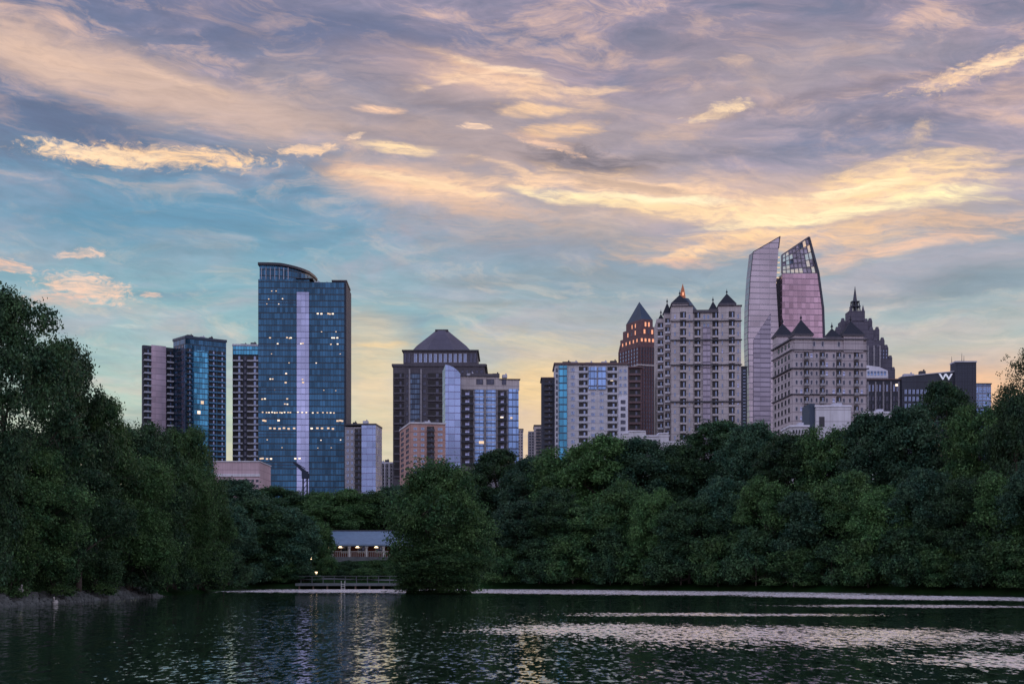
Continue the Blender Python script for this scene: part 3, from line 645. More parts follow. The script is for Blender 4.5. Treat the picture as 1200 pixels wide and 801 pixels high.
I_.grid('balcony', 'F', X(678), X(689), Z(530), Z(429), 1, 12, .96, .92, BAL); I_.grid('balcony', 'F', X(711.5), X(723.5), Z(530), Z(429), 1, 12, .96, .92, BAL)
I_.box('blue_bay', X(690), X(699), -.9, -.003, Z(456), Z(430), 'glass_blue'); I_.box('blue_bay', X(701), X(710), -.9, -.003, Z(456), Z(430), 'glass_blue')
I_.grid('window', 'F', X(690), X(710), Z(530), Z(457), 2, 9, .5, .5, WN)
I_.box('white_bay', X(724.5), X(735.5), -.9, -.003, 0, Z(466), 'white_wall', 'bright white bay'); I_.grid('window', 'F', X(724.5), X(735.5), Z(530), Z(467), 1, 8, .5, .55, WD, -.9); I_.grid('window', 'F', X(724.5), X(735.5), Z(464), Z(430), 2, 4, .7, .5, WN)
I_.win('lit_window','F',X(717),Z(445),1.2,1,LIT,-.3); I_.done()
# I2 brown grid block
s_ = Bld('apartment_building', 'brownish balcony block between the white condominium and the brown pyramid tower', 735.5, 720, 0)
X, Z = s_.X, s_.Z; s_.box('wall', 0, X(752), 0, 24, 0, Z(431), 'brown_stone'); s_.box('roof_edge', -.3, X(752)+.4, -1.5, 24, Z(431)+.003, Z(429.5), 'slab_brown')
s_.grid('balcony','F',X(737),X(751),Z(530),Z(432),1,12,.95,.92,('recess_dark','slab_brown','pane_dark')); s_.done()
# J brown pyramid tower
J = Bld('office_tower', 'brown tower with lit gold arches under a blue pyramid roof', 749, 1050, 22)
X, Z = J.X, J.Z; yl = J.Y(725); xr = X(774); zt = Z(404)
J.box('wall', 0, xr, 0, yl, 0, zt, 'brown_stone'); J.box('cornice', -.8, xr+.8, -.8, yl+.8, Z(428), Z(426.5), 'stone_lilac')
def tier(z0_, z1_, ins, mat='brown_stone', nm='upper_tier'): return J.box(nm, ins, xr-ins, ins, yl-ins, z0_, z1_, mat)
tier(zt+.003, Z(391), .9); tier(Z(391)+.003, Z(381), 2.4); tier(Z(381)+.003, Z(372), 4.2)
J.part('pyramid_roof', FRUST(xr/2, yl/2, Z(372)+.003, Z(353.5, xr/2, yl/2), xr/2-4.3, yl/2-4.3, 0, 0, 4), 'roof_blue', 'steep blue pyramid roof')
for (a_, b_) in ((.8,.8),(xr-.8,.8),(.8,yl-.8)):
    J.part('pinnacle', FRUST(a_, b_, zt+.005, Z(396), .9,.9,0,0,4), 'brown_stone')
for f_, L_, o_ in (('F', xr, 0), ('L', yl, 0)):
    J.grid('window', f_, 1, L_-1, Z(520), Z(406), 7, 26, .5, .75, WD if f_ == 'F' else ('pane','brown_stone'))
    for i_ in range(5):
        J.win('lit_window', f_, L_*(.15+.175*i_), Z(397.5), 1.5, 2.4, ('gold_light','brown_stone'), .9, 'lit_arch')
    for i_ in range(3): J.win('lit_window', f_, L_*(.32+.18*i_), Z(387), 1.4, 3.2, ('gold_light' if i_ != 1 else 'pane_dark','brown_stone'), 2.4, 'lit_arch')
    for i_ in range(2): J.win('lit_window', f_, L_*(.42+.16*i_), Z(378), 1.3, 3.4, ('gold_light','brown_stone'), 4.2, 'lit_arch')
    for i_ in range(8): 
        J.part('rib', BOX(.9+i_*(xr-1.8)/7-.3, .9+i_*(xr-1.8)/7+.3, -.6, -.003, 0, Z(405)) if f_ == 'F' else BOX(-.6, -.003, .9+i_*(yl-1.8)/7-.3, .9+i_*(yl-1.8)/7+.3, 0, Z(405)), 'brown_stone')
J.done()
# K2 distant building with lit spire behind K
s_ = Bld('office_tower', 'far tower with dome and small orange lit spire showing above the turreted apartment tower', 790, 1250, 0)
X, Z = s_.X, s_.Z; xm = X(802.5)
s_.box('wall', 0, X(815), 0, 30, 0, Z(362), 'stone_dark'); s_.part('dome_roof', FRUST(xm+2, 15, Z(362)+.003, Z(346), 11, 11, 3, 3, 8, pi/8), 'roof_blue')
s_.part('lantern', FRUST(xm, 15, Z(346)+.003, Z(336), 2.6, 2.6, 1.6, 1.6, 8), 'spire_orange'); s_.part('spire', FRUST(xm, 15, Z(336)+.003, Z(328), 1.5,1.5,0,0,8), 'spire_orange', 'small orange spire')  # orange of the lit spire is put into its base colour
s_.win('lit_window','F',xm,Z(341),1.4,3,('gold_light','spire_orange'),12.2); s_.done()

def turret(b, cx, cy, r, zb, zt_, wallz, mat='stone_lilac', lab=None):
    """square turret with hipped spire roof and finial, parts of the building b"""
    b.box('turret', cx-r, cx+r, cy-r, cy+r, wallz, zb, mat); b.box('turret_cornice', cx-r-.5, cx+r+.5, cy-r-.5, cy+r+.5, zb+.003, zb+.7, 'stone_dark')
    rf = b.part('turret_roof', FRUST(cx, cy, zb+.703, zt_, r+.4, r+.4, .12, .12, 4), 'roof_slate', lab)
    b.part('finial', [(BAR((cx,cy,zt_),(cx,cy,zt_+2.4),.22,.08),0), (FRUST(cx,cy,zt_+.6,zt_+1.5,.5,.5,.2,.2,6),0)], 'roof_slate', None, rf)
# K turreted apartment tower
K = Bld('apartment_tower', 'tall lilac stone apartment tower with pointed turrets and balcony columns', 786.5, 720, -3)
X, Z = K.X, K.Z; xr = X(868.5); zt = Z(364); 
K.box('wall', X(812)+.01, X(842)-.01, 1.4, 30, 0, zt, 'stone_lilac'); K.box('corner_tower_wall', 0, X(812), 0, 30, 0, Z(359), 'stone_lilac'); K.box('corner_tower_wall', X(842), xr, 0, 30, 0, Z(359), 'stone_lilac')
xl = X(769.5, 8)
K.box('side_wall', xl, -.01, 8, 36, 0, Z(370), 'stone_lilac', 'set back left side with pale balconies')
K.box('corner_bay', X(778,4), -.012, 4, 7.99, 0, Z(366), 'stone_lilac')
for (p_, r_, ap, bs, yy) in ((796.5, X(806)-X(796.5), 343, 355.5, 6), (851.7, X(861)-X(851.7), 342, 356.5, 6), (835.5, X(839.5)-X(835.5), 351, 362, 6), (774.5, X(778)-X(774.5), 362, 372, 14), (781.8, X(786)-X(781.8), 351, 365, 9)):
    turret(K, X(p_, yy), yy+ r_*0, r_, Z(bs), Z(ap), Z(380))
for py, tk in ((376,.9),(398,1.3),(427,1.3),(470,1.5)):
    K.box('string_course', -.5, xr+.5, -.9, -.003, Z(py+tk), Z(py), 'trim_dark')
K.box('cornice', X(812)+.05, X(842)-.05, .6, 1.39, Z(366), zt+.5, 'stone_dark'); K.box('cornice', -.5, X(812)+.3, -.6, 30, Z(359)+.003, Z(358), 'stone_dark'); K.box('cornice', X(842)-.3, xr+.5, -.6, 30, Z(359)+.003, Z(358), 'stone_dark')
zb = Z(528)
for p_, off in ((800.5,0),(817.5,1.4),(838.5,1.4),(857.5,0)):
    K.grid('balcony', 'F', X(p_-3.6), X(p_+3.6), zb, Z(365), 1, 16, .99, .97, BALS, off)
for p_, wd_, off in ((791,4,0),(808,3.4,0),(828,9,1.4),(846.5,3.4,0),(865,4,0)):
    K.grid('window', 'F', X(p_-wd_/2), X(p_+wd_/2), zb, Z(366), 2 if wd_ > 6 else 1, 16, .62 if wd_ > 6 else .5, .5, WN, off, jit=(.12, ('glass_strip','slab_pale')))
K.box('glass_bay', X(824), X(832.5), .3, 1.39, 0, Z(383), 'glass_wedge', 'pale glazed centre bay')
K.grid('balcony', 'F', xl+.3, X(777.5, 8), Z(522), Z(374), 1, 15, .9, .8, ('recess_dark','stone_pale','pane'), 8); K.grid('balcony', 'F', X(779,4), -.3, Z(522), Z(370), 1, 15, .9, .8, ('recess_dark','stone_pale','pane'), 4)
K.done()
s_ = Bld('apartment_building', 'narrow dark block tucked behind the turreted tower beside the twin finned tower', 866, 800, 0)
s_.box('wall', 0, s_.X(875.5), 0, 18, 0, s_.Z(430), 'dark_concrete'); s_.box('roof_edge', -.3, s_.X(875.5)+.3, -.4, 18, s_.Z(430)+.003, s_.Z(428.8), 'trim_dark'); s_.grid('window','F',s_.X(869.5),s_.X(875),s_.Z(500),s_.Z(432),1,18,.6,.4,('pane','dark_concrete')); s_.done()
# white roofs below K
s_ = Bld('low_building', 'low pale stepped rooftops at the foot of the turreted tower above the trees', 728, 480, 0)
X, Z = s_.X, s_.Z
for a_, b_, t_ in ((731,737,508),(737,757,505.5),(757,772,511),(772,784,508),(784,806,518)):
    s_.box('wall', X(a_), X(b_)-.01, 0, 14, 0, Z(t_), 'stone_pale'); s_.box('roof_edge', X(a_)-.1, X(b_)-.13, -.3, 14.2, Z(t_)+.003, Z(t_)+.4, 'white_wall')
s_.grid('window','F',X(738),X(770),Z(522),Z(513),7,1,.5,.6,WD); s_.done()

# L twin finned tower
L = Bld('office_tower', 'tall twin finned tower of curved pink glass with sloping open top', 879, 860, 6)
X, Z = L.X, L.Z
outl = [(X(881),0),(X(915.5),0),(X(913.5),Z(400)),(X(909.5),Z(332)),(X(912.5),Z(290)),(X(914.2),Z(276)),(X(882.5),Z(295)),(X(879.2),Z(325)),(X(877),Z(360)),(X(876.3),Z(395)),(X(877.5),Z(440))]
L.part('left_fin', PRISM(outl, 0, 9), 'glass_lilac', 'pale lilac blade curving inward at the top')
L.part('fin_edge', [(BAR((a_[0],-.3,a_[1]),(b_[0],-.3,b_[1]),.25,.25,4),0) for a_, b_ in zip(outl[4:7]+outl[6:10], outl[5:7]+outl[6:11]) if a_ != b_], 'metal_dark')
L.part('lower_panel', PRISM([(X(882.5),0),(X(903),0),(X(903),Z(367)),(X(883),Z(398))], -.7, -.01), 'glass_wedge', 'darker wedge low on the left blade')
body = [(X(903.5),0),(X(963.5),0),(X(963.8),Z(392)),(X(962.5),Z(360)),(X(957),Z(319.5)),(X(914.5),Z(321)),(X(913),Z(400))]
L.part('glass_wall', PRISM([(X(914.5),0),(X(963.5),0),(X(963.8),Z(392)),(X(962.5),Z(360)),(X(957),Z(319.5)),(X(915.5),Z(321))], -2.5, 26), 'glass_pink', 'curving pink glass face')
L.part('recess_dark', PRISM([(X(911),0),(X(916),0),(X(916),Z(321)),(X(911.5),Z(330))], 2, 24), 'trim_dark', 'dark slot between the two blades')
fin2 = [(X(916.5),Z(319.8)),(X(956.6),Z(318.6)),(X(947.8),Z(276)),(X(916.5),Z(298))]
fr = [(BAR((a_[0],0,a_[1]),(b_[0],0,b_[1]),.6,.6,4),0) for a_, b_ in zip(fin2, fin2[1:]+fin2[:1])]
def lerp(a, b, t): return a+(b-a)*t
for i_ in range(1, 8):
    t_ = i_/8; bx_ = lerp(fin2[0][0], fin2[1][0], t_); bz_ = lerp(fin2[0][1], fin2[1][1], t_); tx = lerp(fin2[3][0], fin2[2][0], t_); tz = lerp(fin2[3][1], fin2[2][1], t_)
    fr.append((BAR((bx_,0,bz_),(tx,0,tz),.32,.32,4),0))
for i_ in range(1, 5):
    t_ = i_/5; fr.append((BAR((fin2[0][0],0,lerp(fin2[0][1],fin2[3][1],t_)),(lerp(fin2[1][0],fin2[2][0],t_),0,lerp(fin2[1][1],fin2[2][1],t_)),.32,.32,4),0))
L.part('open_lattice_fin', fr, 'lattice_grey', 'open lattice screen rising to a point')
for i_ in range(8):
    for j_ in range(5):
        mi_ = 'glass_navy' if random.random() < .15 else 'glass_wedge'
        if random.random() < (.62 if i_ > 2 else .25):
            f0, f1, g0, g1 = i_/8+.008, (i_+1)/8-.008, j_/5+.015, (j_+1)/5-.015
            def P3(f_, g_): return (lerp(lerp(fin2[0][0],fin2[1][0],f_),lerp(fin2[3][0],fin2[2][0],f_),g_), lerp(lerp(fin2[0][1],fin2[1][1],f_),lerp(fin2[3][1],fin2[2][1],f_),g_))
            L.part('screen_pane', PRISM([P3(f0,g0),P3(f1,g0),P3(f1,g1),P3(f0,g1)], .1, .4), mi_)
L.part('right_edge', [(BAR((X(957.5),-2.6,Z(319)),(X(963),-2.6,Z(360)),.8,.8,4),0),(BAR((X(963),-2.6,Z(360)),(X(964.2),-2.6,Z(395)),.8,.8,4),0),(BAR((X(964.2),-2.6,Z(395)),(X(964),-2.6,0),.8,.8,4),0),(BAR((X(948),0,Z(276)),(X(957.5),-2.6,Z(319)),.8,.8,4),0)], 'metal_dark')
for i_ in range(6):
    zz = Z(330-6*i_); L.box('gap_glow', X(910.5), X(915.8), 3, 3.5, zz, zz+.7, 'lit_soft')  # added glowing bars that stand for bright sky between the blades
L.done()
# M castle apartment block
Mc = Bld('apartment_building', 'castle-like stone apartment block with four pointed turrets before the twin finned tower', 928.5, 560, 4)
X, Z = Mc.X, Mc.Z; xr = X(1015.5); zt = Z(395); yl = min(Mc.Y(905.5), 60)
Mc.box('wall', 0, xr, 0, yl, 0, zt, 'castle_stone')
for py, tk, pr in ((396,1.6,.9),(409,1.2,.6),(430.5,1.4,.8),(461,1.2,.6)):
    z0_ = Z(py+tk)
    Mc.part('string_course', [(BOX(-pr, xr+pr, -pr, -.003, z0_, Z(py)),0), (BOX(-pr, -.003, -.002, yl, z0_, Z(py)),0)], 'stone_dark')
for (p_, r_, ap, bs, yy) in ((938.3, 10.5, 373, 393, 3.6), (996.5, 11.5, 374, 393, 3.8), (974.5, 7.5, 383, 396, 3)):
    rr = X(p_+r_)-X(p_); turret(Mc, X(p_, yy), yy-.4, rr, Z(bs), Z(ap), Z(412) if r_ > 9 else zt+.01, 'castle_stone')
turret(Mc, 3.1, yl-4, 3.3, Z(397.5,0,yl), Z(381,0,yl), Z(412), 'castle_stone')
for p_ in (945,963.5,983,1003.5): Mc.grid('balcony', 'F', X(p_-3.4), X(p_+3.4), Z(505), Z(411), 1, 9, .9, .85, ('recess_dark','concrete_grey','pane'))
for p_ in (933.5,939,951,957,969,977,989,996,1010): Mc.grid('window', 'F', X(p_-2.2), X(p_+2.2), Z(505), Z(411), 1, 9, .66, .5, ('pane_dark','stone_pale'), jit=(.2, ('glass_strip','stone_pale')))
for p_ in (934,944,954,964,983,992,1001,1010): Mc.win('window', 'F', X(p_), Z(402.5), 1.2, 2.1, ('pane_dark','stone_pale'), 0, 'attic_window')
Mc.grid('window', 'L', 2, yl-2, Z(505), Z(411), 5, 9, .4, .55, WD); Mc.grid('window', 'L', 2, yl-2, Z(407), Z(398), 5, 1, .4, .6, WD, 0, 'attic_window')
Mc.done()
for lab, a_, b_, t_, D_ in (('pale flat roofed low block at the foot of the castle-like building', 956, 997, 476.5, 420), ('small white rooftop poking out of trees left of the castle-like block foot', 926, 948, 500, 380), ('small white rooftop between castle-like block and dark hotel block', 1015, 1043, 484, 400)):
    s_ = Bld('low_building', lab, a_, D_, 0); X, Z = s_.X, s_.Z
    s_.box('wall', 0, X(b_), 0, 12, 0, Z(t_), 'stone_pale'); s_.box('roof_edge', -.2, X(b_)+.2, -.3, 12.2, Z(t_)+.003, Z(t_)+.5, 'white_wall')
    s_.box('roof_box', X(b_)*.55, X(b_)*.8, 2, 6, Z(t_)+.503, Z(t_)+1.4, 'slab_pale')
    if a_ != 956: s_.grid('window', 'F', .5, X(b_)-.5, Z(t_+9), Z(t_+2), 5, 1, .5, .6, WD)
    else: s_.box('door', 1, 2.6, -.1, -.003, Z(500), Z(488), 'trim_dark'); s_.box('dark_side_wall', -1.6, -.01, 1, 12, 0, Z(472), 'roof_blue')
    s_.done()
# N stepped gothic tower
Nn = Bld('office_tower', 'dark stepped gothic tower with lantern and needle spire', 1012.5, 1000, 0)
X, Z = Nn.X, Nn.Z
hw_ = lambda p_: X(p_)
for p_, t_ in ((1055.5,430),(1052.5,416),(1048,403),(1044,394),(1038.5,381),(1031,370)):
    h_ = hw_(p_); dd = h_*.9
    z_ = Z(t_)
    Nn.part('tier', [(BOX(-h_, h_, -dd*.55+26, dd*.55+26, 0, z_),0), (BOX(-h_*.62, h_*.62, -dd+26, dd+26, 0, z_-1.5),0)] if p_ < 1050 else [(BOX(-h_, h_, -dd*.5+26, dd*.5+26, 0, z_),0)], 'gothic_stone')
    for sx in (-1,1):
        Nn.part('pinnacle', FRUST(sx*(h_-1.3), -dd*.5+27, z_+.003, z_+2.2, 1.3,1.3,.8,.8,4), 'gothic_stone')
        if p_ < 1050: Nn.part('pinnacle', FRUST(sx*(h_*.62-1.3), -dd+27, z_-1.497, z_+1, 1.3,1.3,.8,.8,4), 'gothic_stone')
fy = 26-hw_(1048)*.9
for p_ in (1013,1020,1027,1034):
    for sx in (-1,1): Nn.box('rib', sx*X(p_)-.5, sx*X(p_)+.5, fy-.9, fy-.003, 0, Z(403), 'concrete_grey')
Nn.grid('window', 'F', -X(1034.5), X(1034.5), Z(480), Z(405), 12, 18, .5, .7, ('pane_dark','gothic_stone'), fy)
Nn.grid('window', 'F', X(1037), X(1047.5), Z(440), Z(405), 3, 9, .5, .7, ('pane','gothic_stone'), 26-hw_(1048)*.9*.55)
Nn.part('lantern_base', BOX(-X(1022), X(1022), 20, 32, Z(370)+.003, Z(358), ), 'gothic_stone')
for sx in (-1,1): Nn.part('pinnacle', FRUST(sx*X(1020), 21, Z(358)+.003, Z(350), .9,.9,0,0,4), 'gothic_stone')
Nn.part('lantern', [(BAR((sx*3.0,26+sy*3.0,Z(358)),(sx*2.2,26+sy*2.2,Z(345)),.55,.5,4),0) for sx in (-1,0,1) for sy in (-1,1)]+[(BOX(-3.4,3.4,22.6,29.4,Z(352),Z(351)),0),(BOX(-2.8,2.8,23.2,28.8,Z(346),Z(345)),0),(BOX(-1.2,1.2,25,27,Z(358),Z(345)),0)], 'metal_dark', 'open lantern under the spire')
Nn.part('spire', FRUST(0, 26, Z(345)+.003, Z(327), 1.5,1.5,.12,.12,8), 'metal_dark', 'needle spire'); Nn.done()
# O white roof
s_ = Bld('low_building', 'low building with bright bluish white sloped roof in front of the gothic tower', 1014, 700, 0)
X, Z = s_.X, s_.Z; s_.box('wall', 0, X(1041), 0, 16, 0, Z(442), 'concrete_grey'); s_.part('sloped_roof', PRISM([(0,Z(442)+.003),(X(1041),Z(442)+.003),(X(1040.5),Z(434)),(X(1030),Z(429.5)),(0,Z(427.5))], 0, 16), 'white_wall')
s_.grid('window','F',X(1016),X(1039),Z(441),Z(433),6,1,.8,.7,('glass_blue','slab_pale')); s_.done()
# P hotel complex
Ph = Bld('hotel', 'long dark hotel block with a white letter sign near its taller square tower', 1015, 600, 0, cat='hotel')
X, Z = Ph.X, Ph.Z
Ph.box('wall', 0, X(1056), 0, 30, 0, Z(445), 'dark_concrete'); Ph.box('roof_edge', -.3, X(1056), -.6, 30, Z(445)+.003, Z(443.6), 'slab_brown')
Ph.part('long_wall', PRISM([(X(1056)+.01,0),(X(1117),0),(X(1117),Z(436)),(X(1056)+.01,Z(442))], -1.5, 3.9), 'dark_concrete'); Ph.part('roof_edge', PRISM([(X(1056)-.1,Z(442)+.003),(X(1117),Z(436)+.003),(X(1117),Z(435)),(X(1056)-.1,Z(441))], -1.9, 4.1), 'slab_pale')
Ph.box('tower_wall', X(1117)+.01, X(1141.5), -3, 4, 0, Z(425.5), 'dark_concrete', 'taller square tower'); Ph.box('tower_roof', X(1116.6), X(1142), -3.4, 4.3, Z(425.5)+.003, Z(424), 'slab_pale')
Ph.grid('window', 'F', X(1017), X(1054), Z(460), Z(449), 9, 1, .7, .8, ('pane','slab_brown')); Ph.grid('window', 'F', X(1017), X(1054), Z(490), Z(462), 9, 3, .8, .7, WD)
for px_ in (1017,1026,1035,1044,1053): Ph.box('pier', X(px_)-.3, X(px_)+.3, -.5, -.003, 0, Z(447), 'concrete_grey')
Ph.grid('window', 'F', X(1058), X(1095), Z(480), Z(455), 8, 3, .8, .75, ('pane','dark_concrete'), -1.5)
Ph.grid('window', 'F', X(1119), X(1140), Z(480), Z(428), 7, 13, .35, .75, ('pane','dark_concrete'), -3)
Ph.win('lit_window', 'F', X(1051), Z(451), 1.2, 1, LIT, -.1)
cv = bpy.data.curves.new('letter_sign', 'FONT'); cv.body = 'W'; cv.size = 5.2; cv.extrude = .25; cv.offset = .07; cv.align_x = 'CENTER'; cv.align_y = 'BOTTOM'
tmp = bpy.data.objects.new('tmp', cv); COL.objects.link(tmp); dg = bpy.context.evaluated_depsgraph_get()
lm = bpy.data.meshes.new_from_object(tmp.evaluated_get(dg)); bpy.data.objects.remove(tmp); lm.materials.clear(); lm.materials.append(M['sign_white'])
zs = Z(447.5); wj = max(v.co.x for v in lm.vertices)-min(v.co.x for v in lm.vertices); hj = max(v.co.y for v in lm.vertices)
for v in lm.vertices: v.co = Vector((v.co.x*(X(1114.5)-X(1098.5))/wj, -v.co.z, v.co.y*(Z(438.5)-zs)/hj))
link('letter_sign', lm, Ph.root, 'white letter W on the roof edge', (X(1106.5), -1.9-.3, zs))
for px_, t_ in ((1120.5,415),(1132.5,411),(1135,414)): Ph.part('antenna', BAR((X(px_),6,Z(424)),(X(px_),6,Z(t_)),.16,.06), 'metal_dark')
Ph.done()
s_ = Bld('office_building', 'low blue glass block at the right end of the skyline beside the hotel tower', 1142, 640, 0)
X, Z = s_.X, s_.Z; s_.box('wall', 0, X(1161.5), 0, 20, 0, Z(450), 'glass_blue'); s_.box('roof_edge', -.3, X(1161.5)+.3, -.4, 20.3, Z(450)+.003, Z(448.8), 'trim_dark'); s_.grid('window','F',0.3,X(1161)-.3,Z(478),Z(452),6,7,.7,.6,WN); s_.done()

# ------------------------------------------------------------------ boathouse, dock, bank wall, lamps
plain('shingle_roof', (.13,.20,.30), .5, 0, .15, 1.2); plain('timber', (.10,.07,.055), .8); plain('paint_white', (.42,.41,.40), .6); plain('brick_red', (.14,.04,.025), .85)
plain('deck_grey', (.09,.10,.11), .8, 0, .25, 1.0); plain('stone_bank', (.075,.083,.083), .9, 0, .5, .9)
Bh = Bld('boathouse', 'white columned boathouse with pale shingle roof and lit porch behind the lake', 366, 238, 0, z0=4.6)
X, Z = Bh.X, Bh.Z
x0, x1 = 0.0, X(476); ze = Z(637.5); zrg = Z(621)
def roofm(yf, yr, z0_, z1_, a_, b_, ins): return ([(a_,yf,z0_),(b_,yf,z0_),(b_-ins,yr,z1_),(a_+ins,yr,z1_),(a_,yf,z0_-.25),(b_,yf,z0_-.25),(b_,2*yr-yf,z0_-.25),(a_,2*yr-yf,z0_-.25),(b_,2*yr-yf,z0_),(a_,2*yr-yf,z0_)],
    [(0,1,2,3),(4,5,1,0),(8,9,3,2),(1,8,2),(9,0,3),(5,6,8,1),(6,7,9,8),(7,4,0,9),(7,6,5,4)])
rf = Bh.part('roof', roofm(-1.0, 5.0, ze, zrg, x0-.4, x1+.4, .6), 'shingle_roof', 'pale bluish shingle roof')
Bh.part('ridge_cap', BAR((x0+.2,5,zrg+.05),(x1-.2,5,zrg+.05),.12), 'trim_dark', None, rf)
Bh.box('wall', x0+.3, x1-.3, 2.2, 9.5, 0, ze-.26, 'brick_red'); Bh.box('porch_floor', x0-.3, x1+.3, -1, 2.19, -.6, Z(652)+.0, 'deck_grey')
fl = Z(652)
for px_ in (372,390,410,430,450,470): 
    p_ = Bh.box('column', X(px_)-.16, X(px_)+.16, -.7, -.38, fl+.003, ze-.26, 'paint_white'); Bh.box('column_capital', X(px_)-.24, X(px_)+.24, -.78, -.30, ze-.56, ze-.263, 'paint_white', None, p_)
Bh.part('rail', [(BOX(x0,x1,-.58,-.5,fl+.85,fl+.93),0)]+[(BOX(x0+i*.35,x0+i*.35+.05,-.57,-.51,fl+.003,fl+.849),0) for i in range(int((x1-x0)/.35))], 'paint_white')
for px_ in (382,402,422,443,462): Bh.win('window','F',X(px_),fl+1.25,1.3,1.2,('lit_soft' if px_ in (382,) else 'pane_dark','paint_white'),2.2)  # leftmost pane glows in place of an orange-lit stretch of wall
for px_ in (399,419,441):
    lf = Bh.part('porch_light', [(FRUST(X(px_),-.2,ze-.55,ze-.32,.32,.22,.15,.12,8),0)], 'lamp_glow')
Bh.done()
# lamp posts on the slope
lampdef = [(369,643,228,'lamp post just left of the boathouse, highest of the lit lamps'),(364.5,653.5,222,'lamp post on the slope below and left of the boathouse'),(370.5,673,208,'low lamp post near the dock under the boathouse'),(333,656.5,212,'lamp post among trees left of the boathouse')]
for px_, py_, D_, lab in lampdef:
    x_ = (px_-CX)/F*D_; g_ = gz(x_, D_); zl = CAMZ+(HZ-py_)/F*D_
    r_ = bpy.data.objects.new('lamp_post', None); COL.objects.link(r_); r_.location = (x_, D_, g_-.05); props(r_, 'lit '+lab, 'lamp', 'lamps around the boathouse')
    h_ = max(zl-g_, 1.0)
    link('post', MESH('post', [(BAR((0,0,0),(0,0,h_-.12),.07,.05),0),(BAR((0,0,0),(0,0,.3),.14,.1),0)], ['metal_dark']), r_)
    ld = link('lantern', MESH('lantern', [(FRUST(0,0,h_-.12,h_+.2,.1,.1,.17,.17,8),0)], ['lamp_glow']), r_); link('cap', MESH('cap', [(FRUST(0,0,h_+.203,h_+.36,.22,.22,.03,.03,8),0)], ['metal_dark']), ld)
# dock
Dk = Bld('dock', 'grey timber dock on short piles at the far shore left of the island tree', 346, 200.5, 0, cat='dock', z0=-.8)
X, Z = Dk.X, Dk.Z; zt = Z(683); x1 = X(470)
Dk.part('deck', [(BOX(0+i*.6,i*.6+.585,0,3.6,zt-.12,zt),0) for i in range(int(x1/.6))]+[(BOX(0,x1,-.06,-.005,zt-.35,zt+.02),0)], 'deck_grey')
for i_ in range(8): Dk.part('pile', BAR((.5+i_*(x1-1)/7,.3,0),(.5+i_*(x1-1)/7,.3,zt-.13),.13), 'timber')
for i_ in range(10): Dk.part('rail_post', BOX(.3+i_*(x1-.6)/9-.05,.3+i_*(x1-.6)/9+.05,3.3,3.4,zt+.003,zt+.95), 'deck_grey')
Dk.part('handrail', [(BOX(0,x1,3.28,3.42,zt+.953,zt+1.03),0),(BOX(0,x1,3.32,3.38,zt+.5,zt+.55),0)], 'deck_grey')
Dk.part('ladder', [(BAR((X(400),-.15,.4),(X(400),-.15,zt+.35),.04),0),(BAR((X(400)+.5,-.15,.4),(X(400)+.5,-.15,zt+.35),.04),0)]+[(BAR((X(400),-.15,z_),(X(400)+.5,-.15,z_),.03),0) for z_ in np.arange(.6,zt,.3)], 'paint_white'); Dk.done()
# path behind dock
def strip(name, pts, wd, mat, dz):
    v, f = [], []
    for i_, (x_, y_) in enumerate(pts):
        a_ = Vector(pts[max(0,i_-1)]); b_ = Vector(pts[min(len(pts)-1,i_+1)]); d_ = (b_-a_).normalized(); n_ = Vector((-d_.y, d_.x))
        for s__ in (-1,1):
            q_ = Vector((x_,y_))+n_*wd/2*s__; v.append((q_.x,q_.y,gz(q_.x,q_.y)+dz))
    for i_ in range(len(pts)-1): f.append((2*i_,2*i_+2,2*i_+3,2*i_+1))
    return link(name, MESH(name, [((v,f),0)], [mat]))
props(strip('path', [(x_, 209+.02*(x_+20)**2*.2) for x_ in np.arange(-44, 0, 1.0)], 2.2, 'deck_grey', .06), kind='structure')
# stone bank at left
bp = [(-42,100),(-40.6,108),(-39.9,114),(-39.3,122),(-38.9,130),(-38.7,138),(-38.3,146),(-38.2,153)]
sh_ = []; rr = random.Random(3)
for _ in range(1300):
    t_ = rr.uniform(0, len(bp)-1.001); i_ = int(t_); c_ = Vector(bp[i_]).lerp(Vector(bp[i_+1]), t_-i_); u_ = rr.random()
    q_ = rr.uniform(.18,.42); x_ = c_.x+.5-u_*2.2; zc = -.2+u_*1.0+rr.uniform(-.08,.08)
    v, f = FRUST(x_, c_.y, zc, zc+q_*rr.uniform(.6,.9), q_*1.1, q_*rr.uniform(.9,1.5), q_*.7, q_*.9, 6, rr.uniform(0,1)); sh_.append(((v,f),0))
o = link('retaining_wall', MESH('retaining_wall', sh_, ['stone_bank'])); props(o, 'low grey stone retaining wall along the left bank under the trees', 'wall')
# ducks
def duck(x_, y_, z_, lab):
    S = [(FRUST(0,0,.0,.16,.16,.26,.2,.3,8),0),(FRUST(0,0,.16,.27,.2,.3,.08,.14,8),0),(BAR((0,-.22,.18),(0,-.3,.42),.06,.045),0),(FRUST(0,-.32,.38,.5,.06,.08,.04,.05,6),0),(BAR((0,-.38,.43),(0,-.48,.42),.03,.02),0),(BAR((0,.25,.18),(0,.42,.27),.08,.02),0)]
    o = link('duck', MESH('duck', S, ['paint_white'], True), None, None, (x_,y_,z_), rr.uniform(0,3)); o.scale = (1.25,)*3; props(o, lab, 'duck', 'white ducks by the left bank')
duck(-41.2+.9, 116.5, 1.02, 'white duck on the stone bank, nearest the left edge of the photo')
duck(-38.7, 120.5, -.05, 'white duck floating just off the stone bank'); duck(-39.3, 154, .95, 'white duck standing at the far end of the stone bank')

